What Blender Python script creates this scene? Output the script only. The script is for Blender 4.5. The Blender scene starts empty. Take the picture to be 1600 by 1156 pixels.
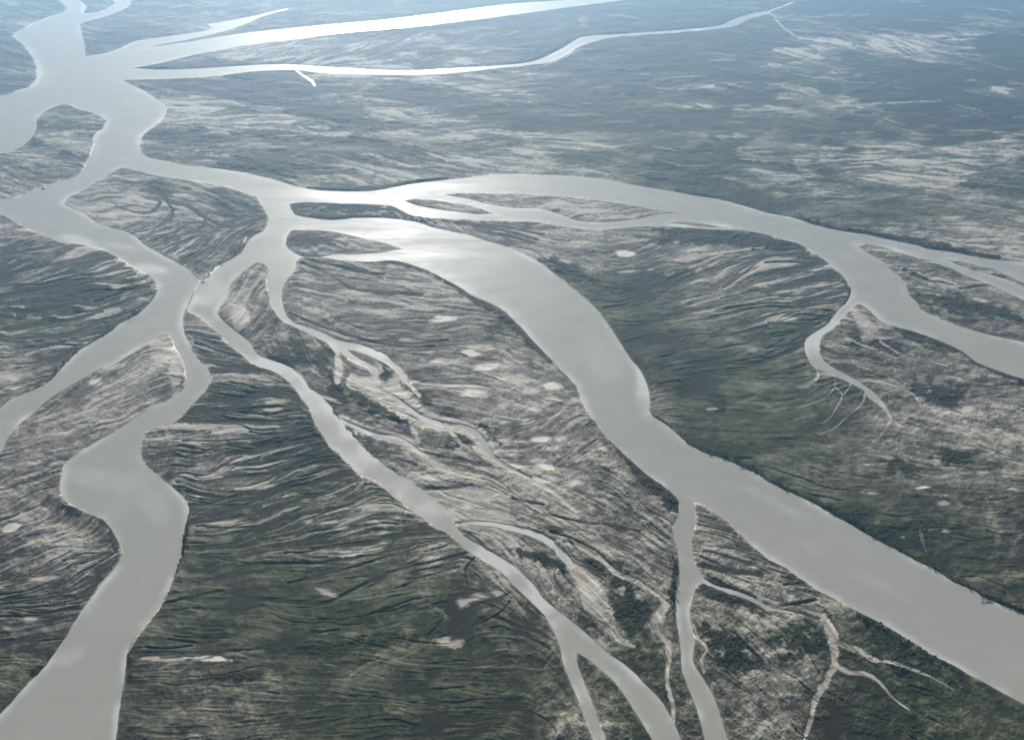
import bpy, math, random
import numpy as np

rng = np.random.default_rng(7)
random.seed(7)
F32 = np.float32

# ------------------------------------------------------------------ camera geometry
# The delta is surveyed on the ground plane as seen from an aircraft 1500 m up.
H, FOC, CX, CY, VH = 1500.0, 1400.0, 800.0, 578.0, -170.0
TH = math.atan((CY - VH) / FOC)
CT, ST = math.cos(TH), math.sin(TH)

def ground(u, v):
    """survey coordinates -> metres on the ground plane"""
    x = (u - CX) / FOC
    y = -(v - CY) / FOC
    Yd = CT + y * ST
    t = H / (ST - y * CT)
    return x * t, Yd * t, t          # X, Y, depth along the optical axis

# ------------------------------------------------------------------ field raster
U0, U1, V0, V1 = -100.0, 1700.0, -40.0, 1200.0
DU, DV = 1.2, 1.05
us = np.arange(U0, U1 + .01, DU); vs = np.arange(V0, V1 + .01, DV)
NC, NR = len(us), len(vs)
U, V = np.meshgrid(us.astype(F32), vs.astype(F32))
_, Yv, Zv = ground(np.zeros_like(vs), vs)
sdep = H / np.sqrt(H * H + Yv * Yv)                 # sine of the looking-down angle per row
qv = np.cumsum(DV / sdep)                            # ground-isotropic row coordinate
Q = np.repeat(qv.astype(F32)[:, None], NC, 1)
ISO = (1.0 / sdep).astype(F32)
SC = ((Zv / 2000.0) ** .6).astype(F32)[:, None]      # relief scale

def sm(a, b, x):
    t = np.clip((x - a) / (b - a), 0, 1); return t * t * (3 - 2 * t)

def vnoise(x, y, seed):
    r = np.random.default_rng(seed).standard_normal((257, 257)).astype(F32)
    xi = np.floor(x).astype(np.int32); yi = np.floor(y).astype(np.int32)
    fx = (x - xi).astype(F32); fy = (y - yi).astype(F32)
    fx = fx * fx * (3 - 2 * fx); fy = fy * fy * (3 - 2 * fy)
    xi &= 255; yi &= 255
    a = r[yi, xi]; b = r[yi, xi + 1]; c = r[yi + 1, xi]; d = r[yi + 1, xi + 1]
    return (a + (b - a) * fx) * (1 - fy) + (c + (d - c) * fx) * fy

def fbm(x, y, s, octv, seed, gain=.55):
    out = np.zeros(x.shape, F32); amp = 1.; tot = 0.
    for k in range(octv):
        out += amp * vnoise(x / s + 13.7 * k, y / s + 5.3 * k, seed + k)
        tot += amp * amp; amp *= gain; s *= .5
    return out / math.sqrt(tot) * 1.5

# ------------------------------------------------------------------ outlines of the land masses
def P(s):
    a = [float(t) for t in s.replace(';', ' ').replace(',', ' ').split()]
    return np.array(a).reshape(-1, 2)

LAND = [
 ('marsh_plain', 'pale streaked marsh wrapped by the wide junction at the far left corner of the delta', 'marsh',
  '-400,-60 92,-60 86,-30 92,0 105,11 102,19 75,27 50,39 25,52 19,57 32,66 45,80 55,97 59,117 52,130 45,137 25,142 0,156 -110,190 -400,230'),
 ('marsh_plain', 'small marsh wedge between the two narrow channels leaving the top left junction', 'marsh',
  '112,-60 116,-20 120,0 125,2 135,10 130,21 150,20 170,14 182,5 177,0 172,-30 170,-60'),
 ('marsh_plain', 'hazy far marsh beyond the straight bright channel, reaching to the horizon', 'marsh',
  '196,-60 208,-30 205,0 200,11 182,20 162,27 135,34 125,39 127,50 132,70 134,89 175,81 212,65 250,59 300,52 337,45 327,39 370,31 400,25 425,19 450,14 451,15 427,21 404,28 385,37 350,49 300,61 250,70 225,76 250,72 300,65 350,57 400,50 500,40 600,31 675,22 750,12 800,6 850,3 887,0 1000,-14 1200,-38 1400,-60'),
 ('marsh_plain', 'broad blue-green far plain with pale salt streaks beyond the arched river', 'marsh',
  '1300,-60 1100,-20 975,0 950,4 900,10 850,17 800,24 737,32 675,40 625,45 550,51 475,60 400,69 350,77 300,87 250,99 205,107 250,109 300,108 350,105 400,102 450,101 500,104 550,107 600,110 650,110 700,107 800,101 837,95 867,82 887,71 905,60 925,56 962,54 1025,50 1075,46 1125,40 1150,29 1175,22 1198,18 1200,22 1167,31 1150,40 1125,45 1075,50 1025,54 962,58 937,63 907,72 887,85 862,97 832,102 800,105 700,115 650,117 600,117 550,116 500,114 462,110 400,112 312,122 250,124 190,125 212,136 237,149 250,160 260,170 257,182 242,197 225,210 219,222 220,237 232,246 262,252 300,260 350,265 400,274 425,280 462,291 492,297 525,299 575,299 600,296 625,291 662,285 712,280 750,275 800,272 850,273 900,276 950,281 987,289 1037,297 1087,306 1125,312 1162,322 1200,333 1237,340 1275,352 1307,360 1350,366 1387,374 1425,382 1450,389 1487,394 1537,404 1600,411 1760,436 2000,470 2000,-60'),
 ('marsh_island', 'mottled grey marsh tongue between the left arm and the winding left channel', 'island',
  '-400,290 -110,262 0,240 28,232 50,215 57,200 58,186 75,172 105,162 125,171 150,178 168,188 162,201 148,211 146,219 148,226 140,246 127,270 110,279 75,289 40,303 20,311 0,311 -110,318 -400,320'),
 ('marsh_plain', 'dark ribbed marsh with slanting ridges at the left edge, above the left channel bend', 'marsh',
  '-400,330 -110,328 0,335 25,347 50,360 75,370 95,379 120,381 150,387 175,397 200,412 225,426 240,435 246,445 246,455 237,470 220,487 205,497 187,506 175,517 150,532 125,547 110,561 95,577 82,592 62,605 37,615 15,625 0,637 -110,690 -400,760'),
 ('marsh_island', 'tan teardrop island with its pointed sandy head between the two left channels', 'island',
  '260,522 269,529 275,545 285,562 291,582 290,600 282,612 262,625 237,636 212,652 187,670 160,685 135,700 110,717 100,732 94,752 96,772 107,785 130,797 150,806 160,810 175,827 186,847 191,860 189,872 180,887 165,905 150,925 130,955 110,985 92,1010 77,1032 62,1050 46,1065 20,1095 -20,1140 -60,1220 -400,1400 -400,780 -110,740 0,705 10,687 25,667 45,650 62,635 82,620 105,605 130,590 155,576 180,567 205,552 230,537 250,525'),
 ('marsh_island', 'grey island veined with dark fan-shaped creeks, left of the bright river fork', 'island',
  '190,262 212,266 250,275 287,280 325,286 350,291 370,297 390,305 400,307 407,317 415,330 420,342 417,352 410,362 398,368 387,380 375,397 350,412 327,432 316,446 310,437 292,420 275,410 250,397 225,382 212,370 195,362 175,357 155,350 135,337 115,327 100,320 105,310 125,300 150,285 175,270'),
 ('marsh_plain', 'dark green marsh with long black ridges between the left channel and the slim middle channel', 'marsh',
  '312,437 314,440 306,453 300,467 292,486 296,489 305,492 325,505 342,520 360,540 375,552 400,571 425,579 445,590 457,602 470,620 480,635 489,652 495,667 505,682 515,697 530,712 545,725 560,740 575,747 595,757 610,770 625,784 637,793 650,801 665,812 680,825 695,830 715,845 732,860 755,875 775,887 795,905 800,912 817,927 832,942 850,960 865,987 875,1012 880,1037 892,1065 910,1110 940,1200 980,1400 150,1400 176,1200 188,1100 194,1065 196,1045 199,1020 205,1005 225,980 245,955 260,930 272,900 282,872 285,845 290,820 295,800 292,787 282,772 262,755 240,737 225,722 220,705 222,687 227,675 245,667 270,660 287,647 300,632 312,620 325,605 330,590 325,577 310,562 297,540 288,520 286,510 287,492 297,467 304,450 310,438'),
 ('marsh_plain', 'grey-brown braided central marsh dotted with pale pans, left of the wide middle river', 'marsh',
  '400,410 375,428 360,445 354,465 343,480 340,490 350,503 370,519 390,535 400,552 420,562 445,570 462,580 477,595 482,605 500,617 512,630 522,645 535,657 545,675 560,690 575,707 595,722 615,737 630,745 660,764 690,790 700,806 712,820 725,837 750,852 775,867 800,882 815,895 832,912 850,935 867,950 887,965 905,980 925,997 950,1020 975,1037 992,1052 1005,1065 1040,1105 1080,1200 1120,1400 1130,1300 1095,1130 1072,1065 1065,1045 1064,1020 1061,992 1057,965 1057,940 1062,912 1062,887 1059,862 1054,842 1052,820 1060,807 1061,795 1061,787 1055,775 1037,760 1012,742 987,720 965,700 950,685 930,657 912,635 907,620 900,602 890,590 875,575 855,555 837,537 822,520 800,497 782,482 762,472 737,461 712,445 687,432 662,420 632,410 612,407 575,409 535,407 500,402 466,405 460,422 447,437 441,447 440,467 447,492 460,505 482,512 507,522 530,532 562,538 587,547 607,558 620,571 632,585 641,600 655,620 648,612 634,596 622,582 610,570 590,561 562,550 540,545 555,557 575,567 590,578 592,596 584,590 578,576 562,568 545,560 533,551 525,547 515,537 500,530 475,517 450,506 437,497 425,477 419,452 417,435 424,425 420,417 407,409'),
 ('marsh_island', 'lens-shaped scrubby island with a pale sandy shore where the middle river begins', 'island',
  '455,360 500,360 537,365 575,374 605,381 631,389 612,392 587,396 550,398 525,397 505,401 480,402 466,398 455,392 446,382 450,367'),
 ('marsh_island', 'thin green sliver splitting the slim middle channel at the bottom of the photo', 'island',
  '902,1019 901,1032 907,1052 912,1065 930,1110 960,1200 1000,1400 1100,1400 1040,1200 985,1100 960,1065 940,1047 920,1030'),
 ('marsh_plain', 'scrubby ground right of the narrow side channel, along the near bank of the wide river', 'marsh',
  '1085,785 1087,810 1085,827 1080,845 1082,867 1090,887 1101,904 1120,915 1137,919 1162,927 1187,939 1205,950 1200,955 1187,946 1162,934 1137,926 1115,918 1098,911 1087,919 1080,935 1077,955 1081,980 1084,1005 1082,1030 1090,1047 1102,1065 1120,1100 1145,1200 1160,1400 2000,1400 1800,1210 1640,1122 1537,1065 1525,1060 1495,1042 1462,1025 1430,1005 1405,990 1375,972 1355,962 1325,947 1300,932 1275,920 1250,902 1225,885 1200,872 1175,852 1150,827 1125,805 1100,790'),
 ('marsh_plain', 'large dark green marsh inside the arched river, right of the wide middle river', 'marsh',
  '452,319 475,316 525,318 575,319 612,322 630,330 640,336 675,341 687,341 725,343 762,344 800,346 837,347 867,352 900,357 937,359 975,356 1000,354 1025,354 1075,355 1112,358 1162,360 1200,367 1230,376 1250,382 1275,397 1295,412 1312,427 1325,442 1330,452 1327,465 1320,475 1307,487 1295,505 1280,515 1260,530 1257,545 1265,565 1275,575 1300,585 1325,597 1350,610 1355,620 1370,630 1380,640 1390,647 1385,635 1372,620 1360,609 1350,602 1335,592 1312,580 1295,570 1282,557 1280,542 1285,525 1300,515 1312,502 1325,487 1340,475 1355,482 1375,500 1395,509 1425,517 1462,530 1500,547 1525,565 1562,580 1600,592 1760,640 2000,710 2000,1130 1760,1030 1600,960 1570,947 1542,935 1520,922 1487,907 1465,892 1440,880 1417,867 1387,852 1355,835 1330,820 1307,807 1282,792 1252,777 1225,765 1200,752 1175,737 1150,725 1125,715 1095,705 1077,695 1062,682 1050,670 1035,660 1020,650 1014,642 1015,625 1012,605 1005,587 995,572 982,557 970,537 960,522 945,500 925,477 900,455 875,435 850,415 832,405 812,395 800,390 780,382 762,377 730,367 700,361 675,355 650,347 600,341 555,341 520,344 487,341 460,335'),
 ('sand_island', 'long pale island with pointed right end between the arched river and its side arm', 'island',
  '692,304 725,302 762,302 800,302 837,304 887,307 925,312 975,319 1012,325 1037,329 1060,333 1037,334 1012,339 987,344 950,347 925,347 900,345 880,337 857,330 837,326 800,325 762,319 732,311'),
 ('sand_island', 'slim low sandy island left of the long pale island at the start of the arched river', 'island',
  '632,314 650,311 675,312 700,316 737,322 775,334 750,335 712,331 675,326 650,321'),
 ('sandbar', 'narrow mauve sandbar hugging the inner bank of the arched river', 'sandbar',
  '1040,348 1065,346 1095,349 1125,354 1145,358 1110,356 1075,352'),
 ('marsh_island', 'ribbed sandy island with a grey mud nose, right of the bend of the arched river', 'island',
  '1337,380 1375,385 1412,396 1450,407 1487,420 1512,432 1550,446 1587,462 1600,469 1760,516 2000,590 2000,640 1760,575 1600,535 1562,527 1537,521 1500,510 1462,497 1440,487 1435,475 1420,460 1415,445 1405,432 1390,420 1375,407 1355,395 1342,385'),
 ('marsh_island', 'very thin dark island between the two narrow channels at the right edge', 'island',
  '1475,404 1512,410 1550,420 1575,430 1600,442 1760,490 2000,560 2000,575 1760,502 1600,449 1575,438 1545,428 1512,420 1487,410'),
]

def catmull(p, closed=True, step=6.0):
    out = []
    n = len(p)
    rngn = range(n) if closed else range(n - 1)
    for i in rngn:
        p0 = p[(i - 1) % n] if closed or i > 0 else p[i]
        p1, p2 = p[i], p[(i + 1) % n]
        p3 = p[(i + 2) % n] if closed or i + 2 < n else p2
        L = np.linalg.norm((p2 - p1)[:2])
        # sharp tips stay sharp
        def turn(a, b, c):
            x = (b - a)[:2]; y = (c - b)[:2]
            return np.dot(x, y) / (np.linalg.norm(x) * np.linalg.norm(y) + 1e-6)
        m1 = (p2 - p0) / 2 if turn(p0, p1, p2) > .2 else (p2 - p1)
        m2 = (p3 - p1) / 2 if turn(p1, p2, p3) > .2 else (p2 - p1)
        for m in (m1, m2):
            l = np.linalg.norm(m[:2])
            if l > 1.2 * L: m *= 1.2 * L / l
        k = int(min(24, max(1, L // step)))
        for j in range(k):
            t = j / k; t2 = t * t; t3 = t2 * t
            out.append((2*t3-3*t2+1)*p1 + (t3-2*t2+t)*m1 + (-2*t3+3*t2)*p2 + (t3-t2)*m2)
    if not closed: out.append(p[-1])
    return np.array(out)

RAD = 40.0
dist = np.full((NR, NC), RAD, F32); near = np.full((NR, NC), -1, np.int16)
land = np.zeros((NR, NC), bool); lid = np.full((NR, NC), -1, np.int16)

def seg_window(a, b, R):
    """slices of the raster within R ground-isotropic units of segment a-b"""
    vc = np.clip(min(a[1], b[1]), V0, V1)
    r = int(np.clip((vc - V0) / DV, 0, NR - 1))
    rv = R * sdep[min(NR - 1, r + 40)] + 2
    c0 = int((min(a[0], b[0]) - R - U0) / DU); c1 = int((max(a[0], b[0]) + R - U0) / DU) + 2
    r0 = int((min(a[1], b[1]) - rv - V0) / DV); r1 = int((max(a[1], b[1]) + rv - V0) / DV) + 2
    c0, c1, r0, r1 = max(0, c0), min(NC, c1), max(0, r0), min(NR, r1)
    return (r0, r1, c0, c1) if c1 > c0 and r1 > r0 else None

def seg_dist(a, b, w, iso=True):
    r0, r1, c0, c1 = w
    k = ISO[r0:r1, None] if iso else 1.0
    px = U[r0:r1, c0:c1] - F32(a[0]); py = (V[r0:r1, c0:c1] - F32(a[1])) * k
    dx = F32(b[0] - a[0]); dy = F32(b[1] - a[1]) * k
    t = np.clip((px * dx + py * dy) / (dx * dx + dy * dy + 1e-6), 0, 1)
    return np.hypot(px - t * dx, py - t * dy), t

for i, (nm, lb, ct, s) in enumerate(LAND):
    poly = catmull(P(s))
    A, B = poly, np.roll(poly, -1, 0)
    for r in range(NR):
        y = vs[r] + 1e-4
        m = (A[:, 1] <= y) != (B[:, 1] <= y)
        if not m.any(): continue
        a, b = A[m], B[m]
        xs = np.sort(a[:, 0] + (y - a[:, 1]) / (b[:, 1] - a[:, 1]) * (b[:, 0] - a[:, 0]))
        for j in range(0, len(xs) - 1, 2):
            c0 = max(0, int(math.ceil((xs[j] - U0) / DU))); c1 = min(NC, int(math.floor((xs[j + 1] - U0) / DU)) + 1)
            if c1 > c0: land[r, c0:c1] = True; lid[r, c0:c1] = i
    for a, b in zip(A, B):
        w = seg_window(a, b, RAD)
        if w is None: continue
        d, _ = seg_dist(a, b, w)
        r0, r1, c0, c1 = w
        D = dist[r0:r1, c0:c1]; m = d < D
        D[m] = d[m]; near[r0:r1, c0:c1][m] = i
sd = np.where(land, dist, -dist)
lid = np.where(land, lid, near)

# ------------------------------------------------------------------ shared noises
n_big = fbm(U, Q, 150, 4, 11)
n_med = fbm(U, Q, 42, 4, 23)
n_sml = fbm(U, Q, 12, 3, 37)
n_pix = vnoise(U / 3.1, Q / 3.1, 51)
# slightly ragged shores
rag = 0.5 + 0.9 * sm(380, 560, U) * sm(720, 560, U) * sm(520, 560, V) + .5 * sm(.3, 1.2, n_big)
sd = sd + (n_sml * .55 + n_pix * .35) * rag * sm(40, 25, dist)

# ------------------------------------------------------------------ control fields
def matrix(rows, y1=1056.):
    m = np.array([[float(c) for c in r.split()] for r in rows], F32)
    gy = np.clip(V / (y1 / (m.shape[0] - 1)), 0, m.shape[0] - 1.001); gx = np.clip(U / 100., 0, m.shape[1] - 1.001)
    yi = gy.astype(np.int32); xi = gx.astype(np.int32); fy = gy - yi; fx = gx - xi
    fx = fx * fx * (3 - 2 * fx); fy = fy * fy * (3 - 2 * fy)
    return (m[yi, xi] * (1 - fx) + m[yi, xi + 1] * fx) * (1 - fy) + (m[yi + 1, xi] * (1 - fx) + m[yi + 1, xi + 1] * fx) * fy

T = matrix([
 '4 4 4 4 4 3 2 2 2 2 1 3 4 3 2 2 2',
 '3 4 3 5 5 4 4 3 3 2 2 2 3 4 4 4 3',
 '3 4 4 4 4 3 4 4 4 3 3 4 3 1 1 1 2',
 '5 5 4 5 5 5 5 3 2 1 1 2 2 2 2 2 3',
 '4 4 6 5 4 5 5 5 6 4 2 3 4 3 5 4 4',
 '6 6 7 5 3 3 4 5 7 7 4 4 3 3 2 4 4',
 '4 4 6 6 4 5 5 6 6 4 4 6 6 6 6 7 6',
 '2 3 4 6 6 6 6 6 4 2 2 5 6 6 4 3 3',
 '4 4 5 5 3 4 5 5 4 3 2 3 3 4 4 4 3',
 '6 5 6 4 3 5 5 5 6 3 3 2 2 3 4 5 4',
 '5 5 5 5 4 2 4 5 5 5 4 2 2 2 4 5 4',
 '4 5 4 5 5 3 5 5 5 5 4 2 2 3 3 4 4',
 '5 5 4 4 4 4 5 6 6 5 3 5 2 2 2 3 3',
 '4 5 3 2 3 3 3 5 6 5 5 5 5 2 2 2 3',
 '4 4 3 2 2 2 2 2 4 5 4 5 5 4 2 2 2',
 '3 3 2 2 2 2 2 2 3 4 3 3 4 2 2 3 2',
 '2 2 2 3 3 2 2 2 2 3 2 3 4 2 1 2 2']) / 10
G = matrix([   # how green (9) or mauve grey (0)
 '4 4 4 4 4 5 6 6 6 6 7 6 5 5 6 6 6',
 '4 4 4 3 4 4 5 6 6 7 7 7 6 5 5 5 5',
 '5 4 4 4 4 5 5 5 5 6 7 6 6 7 7 6 6',
 '4 4 3 3 3 4 5 6 7 8 8 8 7 6 6 6 5',
 '5 4 4 3 4 5 6 5 5 6 8 8 7 7 7 7 7',
 '4 4 4 4 5 5 5 4 4 4 6 8 8 7 8 7 7',
 '5 5 5 4 4 4 5 4 5 5 6 5 5 5 5 5 5',
 '6 6 5 4 3 3 4 4 4 7 8 7 6 5 5 4 3',
 '5 5 4 3 5 5 3 3 4 6 6 7 7 5 4 3 3',
 '5 3 3 4 7 5 3 3 3 5 7 8 8 6 4 2 3',
 '2 2 3 3 7 6 3 2 3 3 5 8 8 7 5 3 3',
 '1 1 2 3 6 6 4 3 2 2 4 8 8 7 5 5 4',
 '2 2 3 5 7 7 5 4 3 2 2 4 8 8 7 6 5',
 '3 2 4 7 8 8 8 6 4 3 3 3 4 8 8 7 6',
 '4 2 3 7 8 8 8 7 6 4 5 4 3 5 8 7 6',
 '4 3 4 7 8 9 9 8 8 5 7 6 5 7 9 9 6',
 '6 5 5 5 6 8 8 7 8 6 7 5 3 6 8 9 9']) / 9
C = matrix([   # strength of the ridge and furrow pattern
 '4 4 4 3 3 3 2 2 2 2 2 3 4 3 3 3 3',
 '5 5 4 4 6 7 7 6 4 3 2 2 4 7 8 8 6',
 '5 5 5 6 6 6 6 6 4 3 3 3 3 2 2 2 3',
 '4 4 6 8 8 7 6 6 4 3 2 2 2 3 3 4 4',
 '5 5 7 8 6 6 7 7 7 5 4 4 5 6 6 5 5',
 '4 4 5 5 5 4 4 7 7 3 3 3 3 3 3 3 3',
 '7 7 7 8 5 3 4 6 7 4 5 6 9 9 6 6 4',
 '8 8 7 5 5 5 5 5 4 4 4 5 7 9 4 3 3',
 '6 6 6 6 6 5 5 5 4 3 3 4 5 6 3 3 3',
 '6 5 5 8 9 5 4 5 4 3 3 3 3 4 4 3 3',
 '4 4 5 8 9 6 4 5 5 4 3 3 3 3 3 3 3',
 '4 5 5 8 9 8 5 5 5 4 3 3 3 3 3 3 3',
 '5 5 5 7 8 7 5 5 5 5 4 4 3 3 3 3 3',
 '6 6 6 6 5 6 5 5 5 5 5 5 5 3 3 3 3',
 '6 6 6 5 4 4 4 4 5 4 4 5 5 4 3 3 3',
 '5 5 5 4 4 3 3 4 4 3 3 3 3 3 3 3 3',
 '4 4 4 4 4 4 4 4 4 3 3 3 3 3 3 3 3']) / 9
K = matrix([   # scrub speckle
 '1 1 1 1 1 1 0 0 0 0 0 1 1 1 1 1 1',
 '1 1 1 1 1 1 1 1 1 0 0 0 1 1 1 1 1',
 '1 1 1 1 1 1 1 1 1 1 1 1 1 1 1 1 1',
 '2 3 1 1 1 1 1 1 1 1 1 1 1 1 1 1 1',
 '6 6 4 2 2 2 2 2 2 1 1 2 2 2 2 2 2',
 '2 2 2 3 5 6 6 4 4 6 2 2 2 2 2 2 2',
 '1 1 1 4 6 6 3 3 3 4 2 2 1 1 4 3 4',
 '1 1 1 3 6 4 2 2 4 1 1 1 1 2 6 6 4',
 '1 1 2 2 7 6 2 2 6 2 1 1 1 5 6 6 5',
 '2 2 3 3 5 5 3 2 5 4 3 1 2 4 6 6 5',
 '4 3 3 3 2 4 6 5 5 6 5 1 1 4 7 6 5',
 '4 4 4 4 2 2 7 7 5 7 5 1 2 3 5 5 4',
 '5 6 5 2 2 2 3 4 5 6 7 5 2 2 2 4 5',
 '3 3 4 2 1 2 3 4 6 6 6 7 6 2 2 3 5',
 '3 3 3 2 1 1 2 4 4 7 7 7 7 6 3 3 4',
 '3 3 3 2 1 1 2 4 3 7 8 8 8 7 6 5 4',
 '4 4 3 3 3 2 3 3 3 7 8 8 7 7 7 6 5']) / 9

DIRS = P('''100,400 -15 150,480 -18 50,550 -8 60,220 -5 50,290 20 150,310 -5 200,300 5 250,350 -8 250,380 -22 330,340 25 300,395 -25 340,380 -30
 200,600 -20 100,650 -25 80,720 -15 90,800 -35 60,850 -15 50,900 -12 130,880 -35 40,1000 -5 320,540 10 380,590 5 350,640 -4 420,650 2 430,700 -10 300,720 0
 460,760 -20 550,780 -28 350,800 -8 350,850 -2 500,860 -10 650,860 -20 600,930 -24 450,950 0 300,950 -5 300,1010 0 500,1020 2 700,1000 -12 700,1050 5
 420,500 -50 455,545 55 400,450 -60 520,600 35 600,690 15 560,650 15 620,720 30 550,430 6 500,470 18 650,470 8 750,500 8 600,520 10 700,560 5 800,560 20
 720,620 8 850,600 20 800,700 -5 700,700 18 880,700 -40 900,750 15 800,770 12 850,820 20 950,850 25 800,870 48 850,920 55 950,930 35 1000,880 30 1030,1000 60
 960,1000 60 730,780 0 700,770 8 1150,850 12 1200,900 12 1250,930 10 1150,950 30 1300,1000 35 1400,1030 25 1200,1030 40 760,360 15 850,370 6 900,400 5 1000,400 -8
 1150,410 -12 1250,420 2 1290,450 2 1250,500 -6 1230,540 -25 1000,470 -12 900,430 -5 1050,540 -4 1100,600 6 1200,600 -12 1200,680 0 1100,680 10 1300,750 0
 1350,530 20 1450,580 15 1400,650 5 1500,650 5 1550,800 5 1400,850 3 1500,900 5 1330,700 -8 1250,640 -30 300,150 6 300,200 -3 400,240 3 500,200 0 600,250 12
 700,200 -5 900,230 -2 1000,150 -3 1200,260 0 1300,60 8 1500,80 6 500,80 -8 400,60 -8 700,50 -8 300,20 -8 50,30 5 50,100 8 1400,320 3 1550,350 8 1500,430 8
 1500,500 5 1420,410 14 900,325 6 520,380 8 520,325 4 650,330 8 700,350 30'''.replace(' ', ',').replace('\n', ',').replace(',,', ','))
DIRS = DIRS.reshape(-1) if DIRS.ndim == 1 else DIRS.ravel()
DIRS = DIRS.reshape(-1, 3)
gx, gy = np.meshgrid(np.arange(U0, U1 + 20, 12), np.arange(V0, V1 + 20, 12))
wsum = 0; cx2 = 0; sx2 = 0
for x, y, a in DIRS:
    w = 1.0 / (((gx - x) ** 2 + ((gy - y) * 1.3) ** 2) + 150) ** 1.8
    cx2 = cx2 + w * math.cos(2 * math.radians(a)); sx2 = sx2 + w * math.sin(2 * math.radians(a)); wsum = wsum + w
ang = 0.5 * np.arctan2(sx2, cx2)
def up(A):
    yi = (V - V0) / 12; xi = (U - U0) / 12; y0 = yi.astype(np.int32); x0 = xi.astype(np.int32); fy = yi - y0; fx = xi - x0
    return (A[y0, x0] * (1 - fx) + A[y0, x0 + 1] * fx) * (1 - fy) + (A[y0 + 1, x0] * (1 - fx) + A[y0 + 1, x0 + 1] * fx) * fy
ANG = up(ang.astype(F32)) + .10 * n_big + .10 * n_med
DX, DY = np.cos(ANG).astype(F32), np.sin(ANG).astype(F32)

def lic(src, steps, h):
    acc = src.copy(); ws = 1.0
    ci = (U - U0) / DU; ri = (V - V0) / DV
    for sgn in (1, -1):
        pc, pr = ci.copy(), ri.copy()
        for k in range(1, steps + 1):
            a = np.clip(pr + .5, 0, NR - 1).astype(np.int32); b = np.clip(pc + .5, 0, NC - 1).astype(np.int32)
            pc += sgn * h / DU * DX[a, b]; pr += sgn * h / DV * DY[a, b]
            a = np.clip(pr + .5, 0, NR - 1).astype(np.int32); b = np.clip(pc + .5, 0, NC - 1).astype(np.int32)
            w = .5 + .5 * math.cos(math.pi * k / (steps + 1))
            acc += w * src[a, b]; ws += w if sgn == 1 else w
    return acc
def norm(a):
    a = a - a.mean(); return (a / a.std()).astype(F32)
# wide ridges, mid ridges and fine grain, each drawn out along the old flow lines
sy = np.clip(1.0 / sdep, 1, 3.2).astype(F32)[:, None]
L1 = norm(lic(vnoise(U / 11.0, V / 5.2, 71) + .6 * vnoise(U / 5.0, V / 3.0, 72), 26, 3.2))
LB = norm(lic(vnoise(U / 7.0, V / 3.0, 75) + .5 * vnoise(U / 4.0, V / 2.2, 76), 22, 2.6))
L2 = norm(lic(vnoise(U / 4.0, V / 2.4, 81), 14, 2.2))
L3 = norm(lic(rng.standard_normal((NR, NC)).astype(F32), 6, 1.5))
L1 = np.tanh(L1 * .8) * 1.25

# ------------------------------------------------------------------ strokes and patches
def paint(field, pts, mode='max', soft=.5, rag=.35, amp=1.0):
    """pts: x y width ...; lays a soft band along a smooth line"""
    p = np.array([float(t) for t in pts.replace(',', ' ').split()]).reshape(-1, 3)
    p = catmull(p, False, 8.0)
    for a, b in zip(p[:-1], p[1:]):
        R = max(a[2], b[2]) * (1 + rag * 2) + 3
        r0 = int((min(a[1], b[1]) - R - V0) / DV); r1 = int((max(a[1], b[1]) + R - V0) / DV) + 2
        c0 = int((min(a[0], b[0]) - R - U0) / DU); c1 = int((max(a[0], b[0]) + R - U0) / DU) + 2
        c0, c1, r0, r1 = max(0, c0), min(NC, c1), max(0, r0), min(NR, r1)
        if c1 <= c0 or r1 <= r0: continue
        d, t = seg_dist(a, b, (r0, r1, c0, c1), False)
        w = (a[2] + (b[2] - a[2]) * t) * .5
        nn = n_sml[r0:r1, c0:c1] * .6 + n_pix[r0:r1, c0:c1] * .4
        val = amp * (1 - sm(w * (1 - soft) - .3, w * (1 + soft) + .7, d + nn * rag * w))
        Fw = field[r0:r1, c0:c1]
        np.maximum(Fw, val, out=Fw)

def blob(field, x, y, rx, ry, a=0, amp=1., rag=.35, soft=.45):
    R = max(rx, ry) * 1.8 + 4
    r0 = max(0, int((y - R - V0) / DV)); r1 = min(NR, int((y + R - V0) / DV) + 2)
    c0 = max(0, int((x - R - U0) / DU)); c1 = min(NC, int((x + R - U0) / DU) + 2)
    if c1 <= c0 or r1 <= r0: return
    ca, sa = math.cos(math.radians(a)), math.sin(math.radians(a))
    dx = U[r0:r1, c0:c1] - x; dy = V[r0:r1, c0:c1] - y
    e = np.hypot((dx * ca + dy * sa) / rx, (-dx * sa + dy * ca) / ry)
    s_ = (r0, r1, c0, c1)
    e = e + rag * (.5 * n_sml[r0:r1, c0:c1] + .35 * L2[r0:r1, c0:c1] + .3 * n_med[r0:r1, c0:c1])
    Fw = field[r0:r1, c0:c1]
    np.maximum(Fw, amp * (1 - sm(1 - soft, 1 + soft, e)), out=Fw)

Z = lambda: np.zeros((NR, NC), F32)
creek, furrow, paleline, mud, dark, pale, pan = Z(), Z(), Z(), Z(), Z(), Z(), Z()

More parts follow.
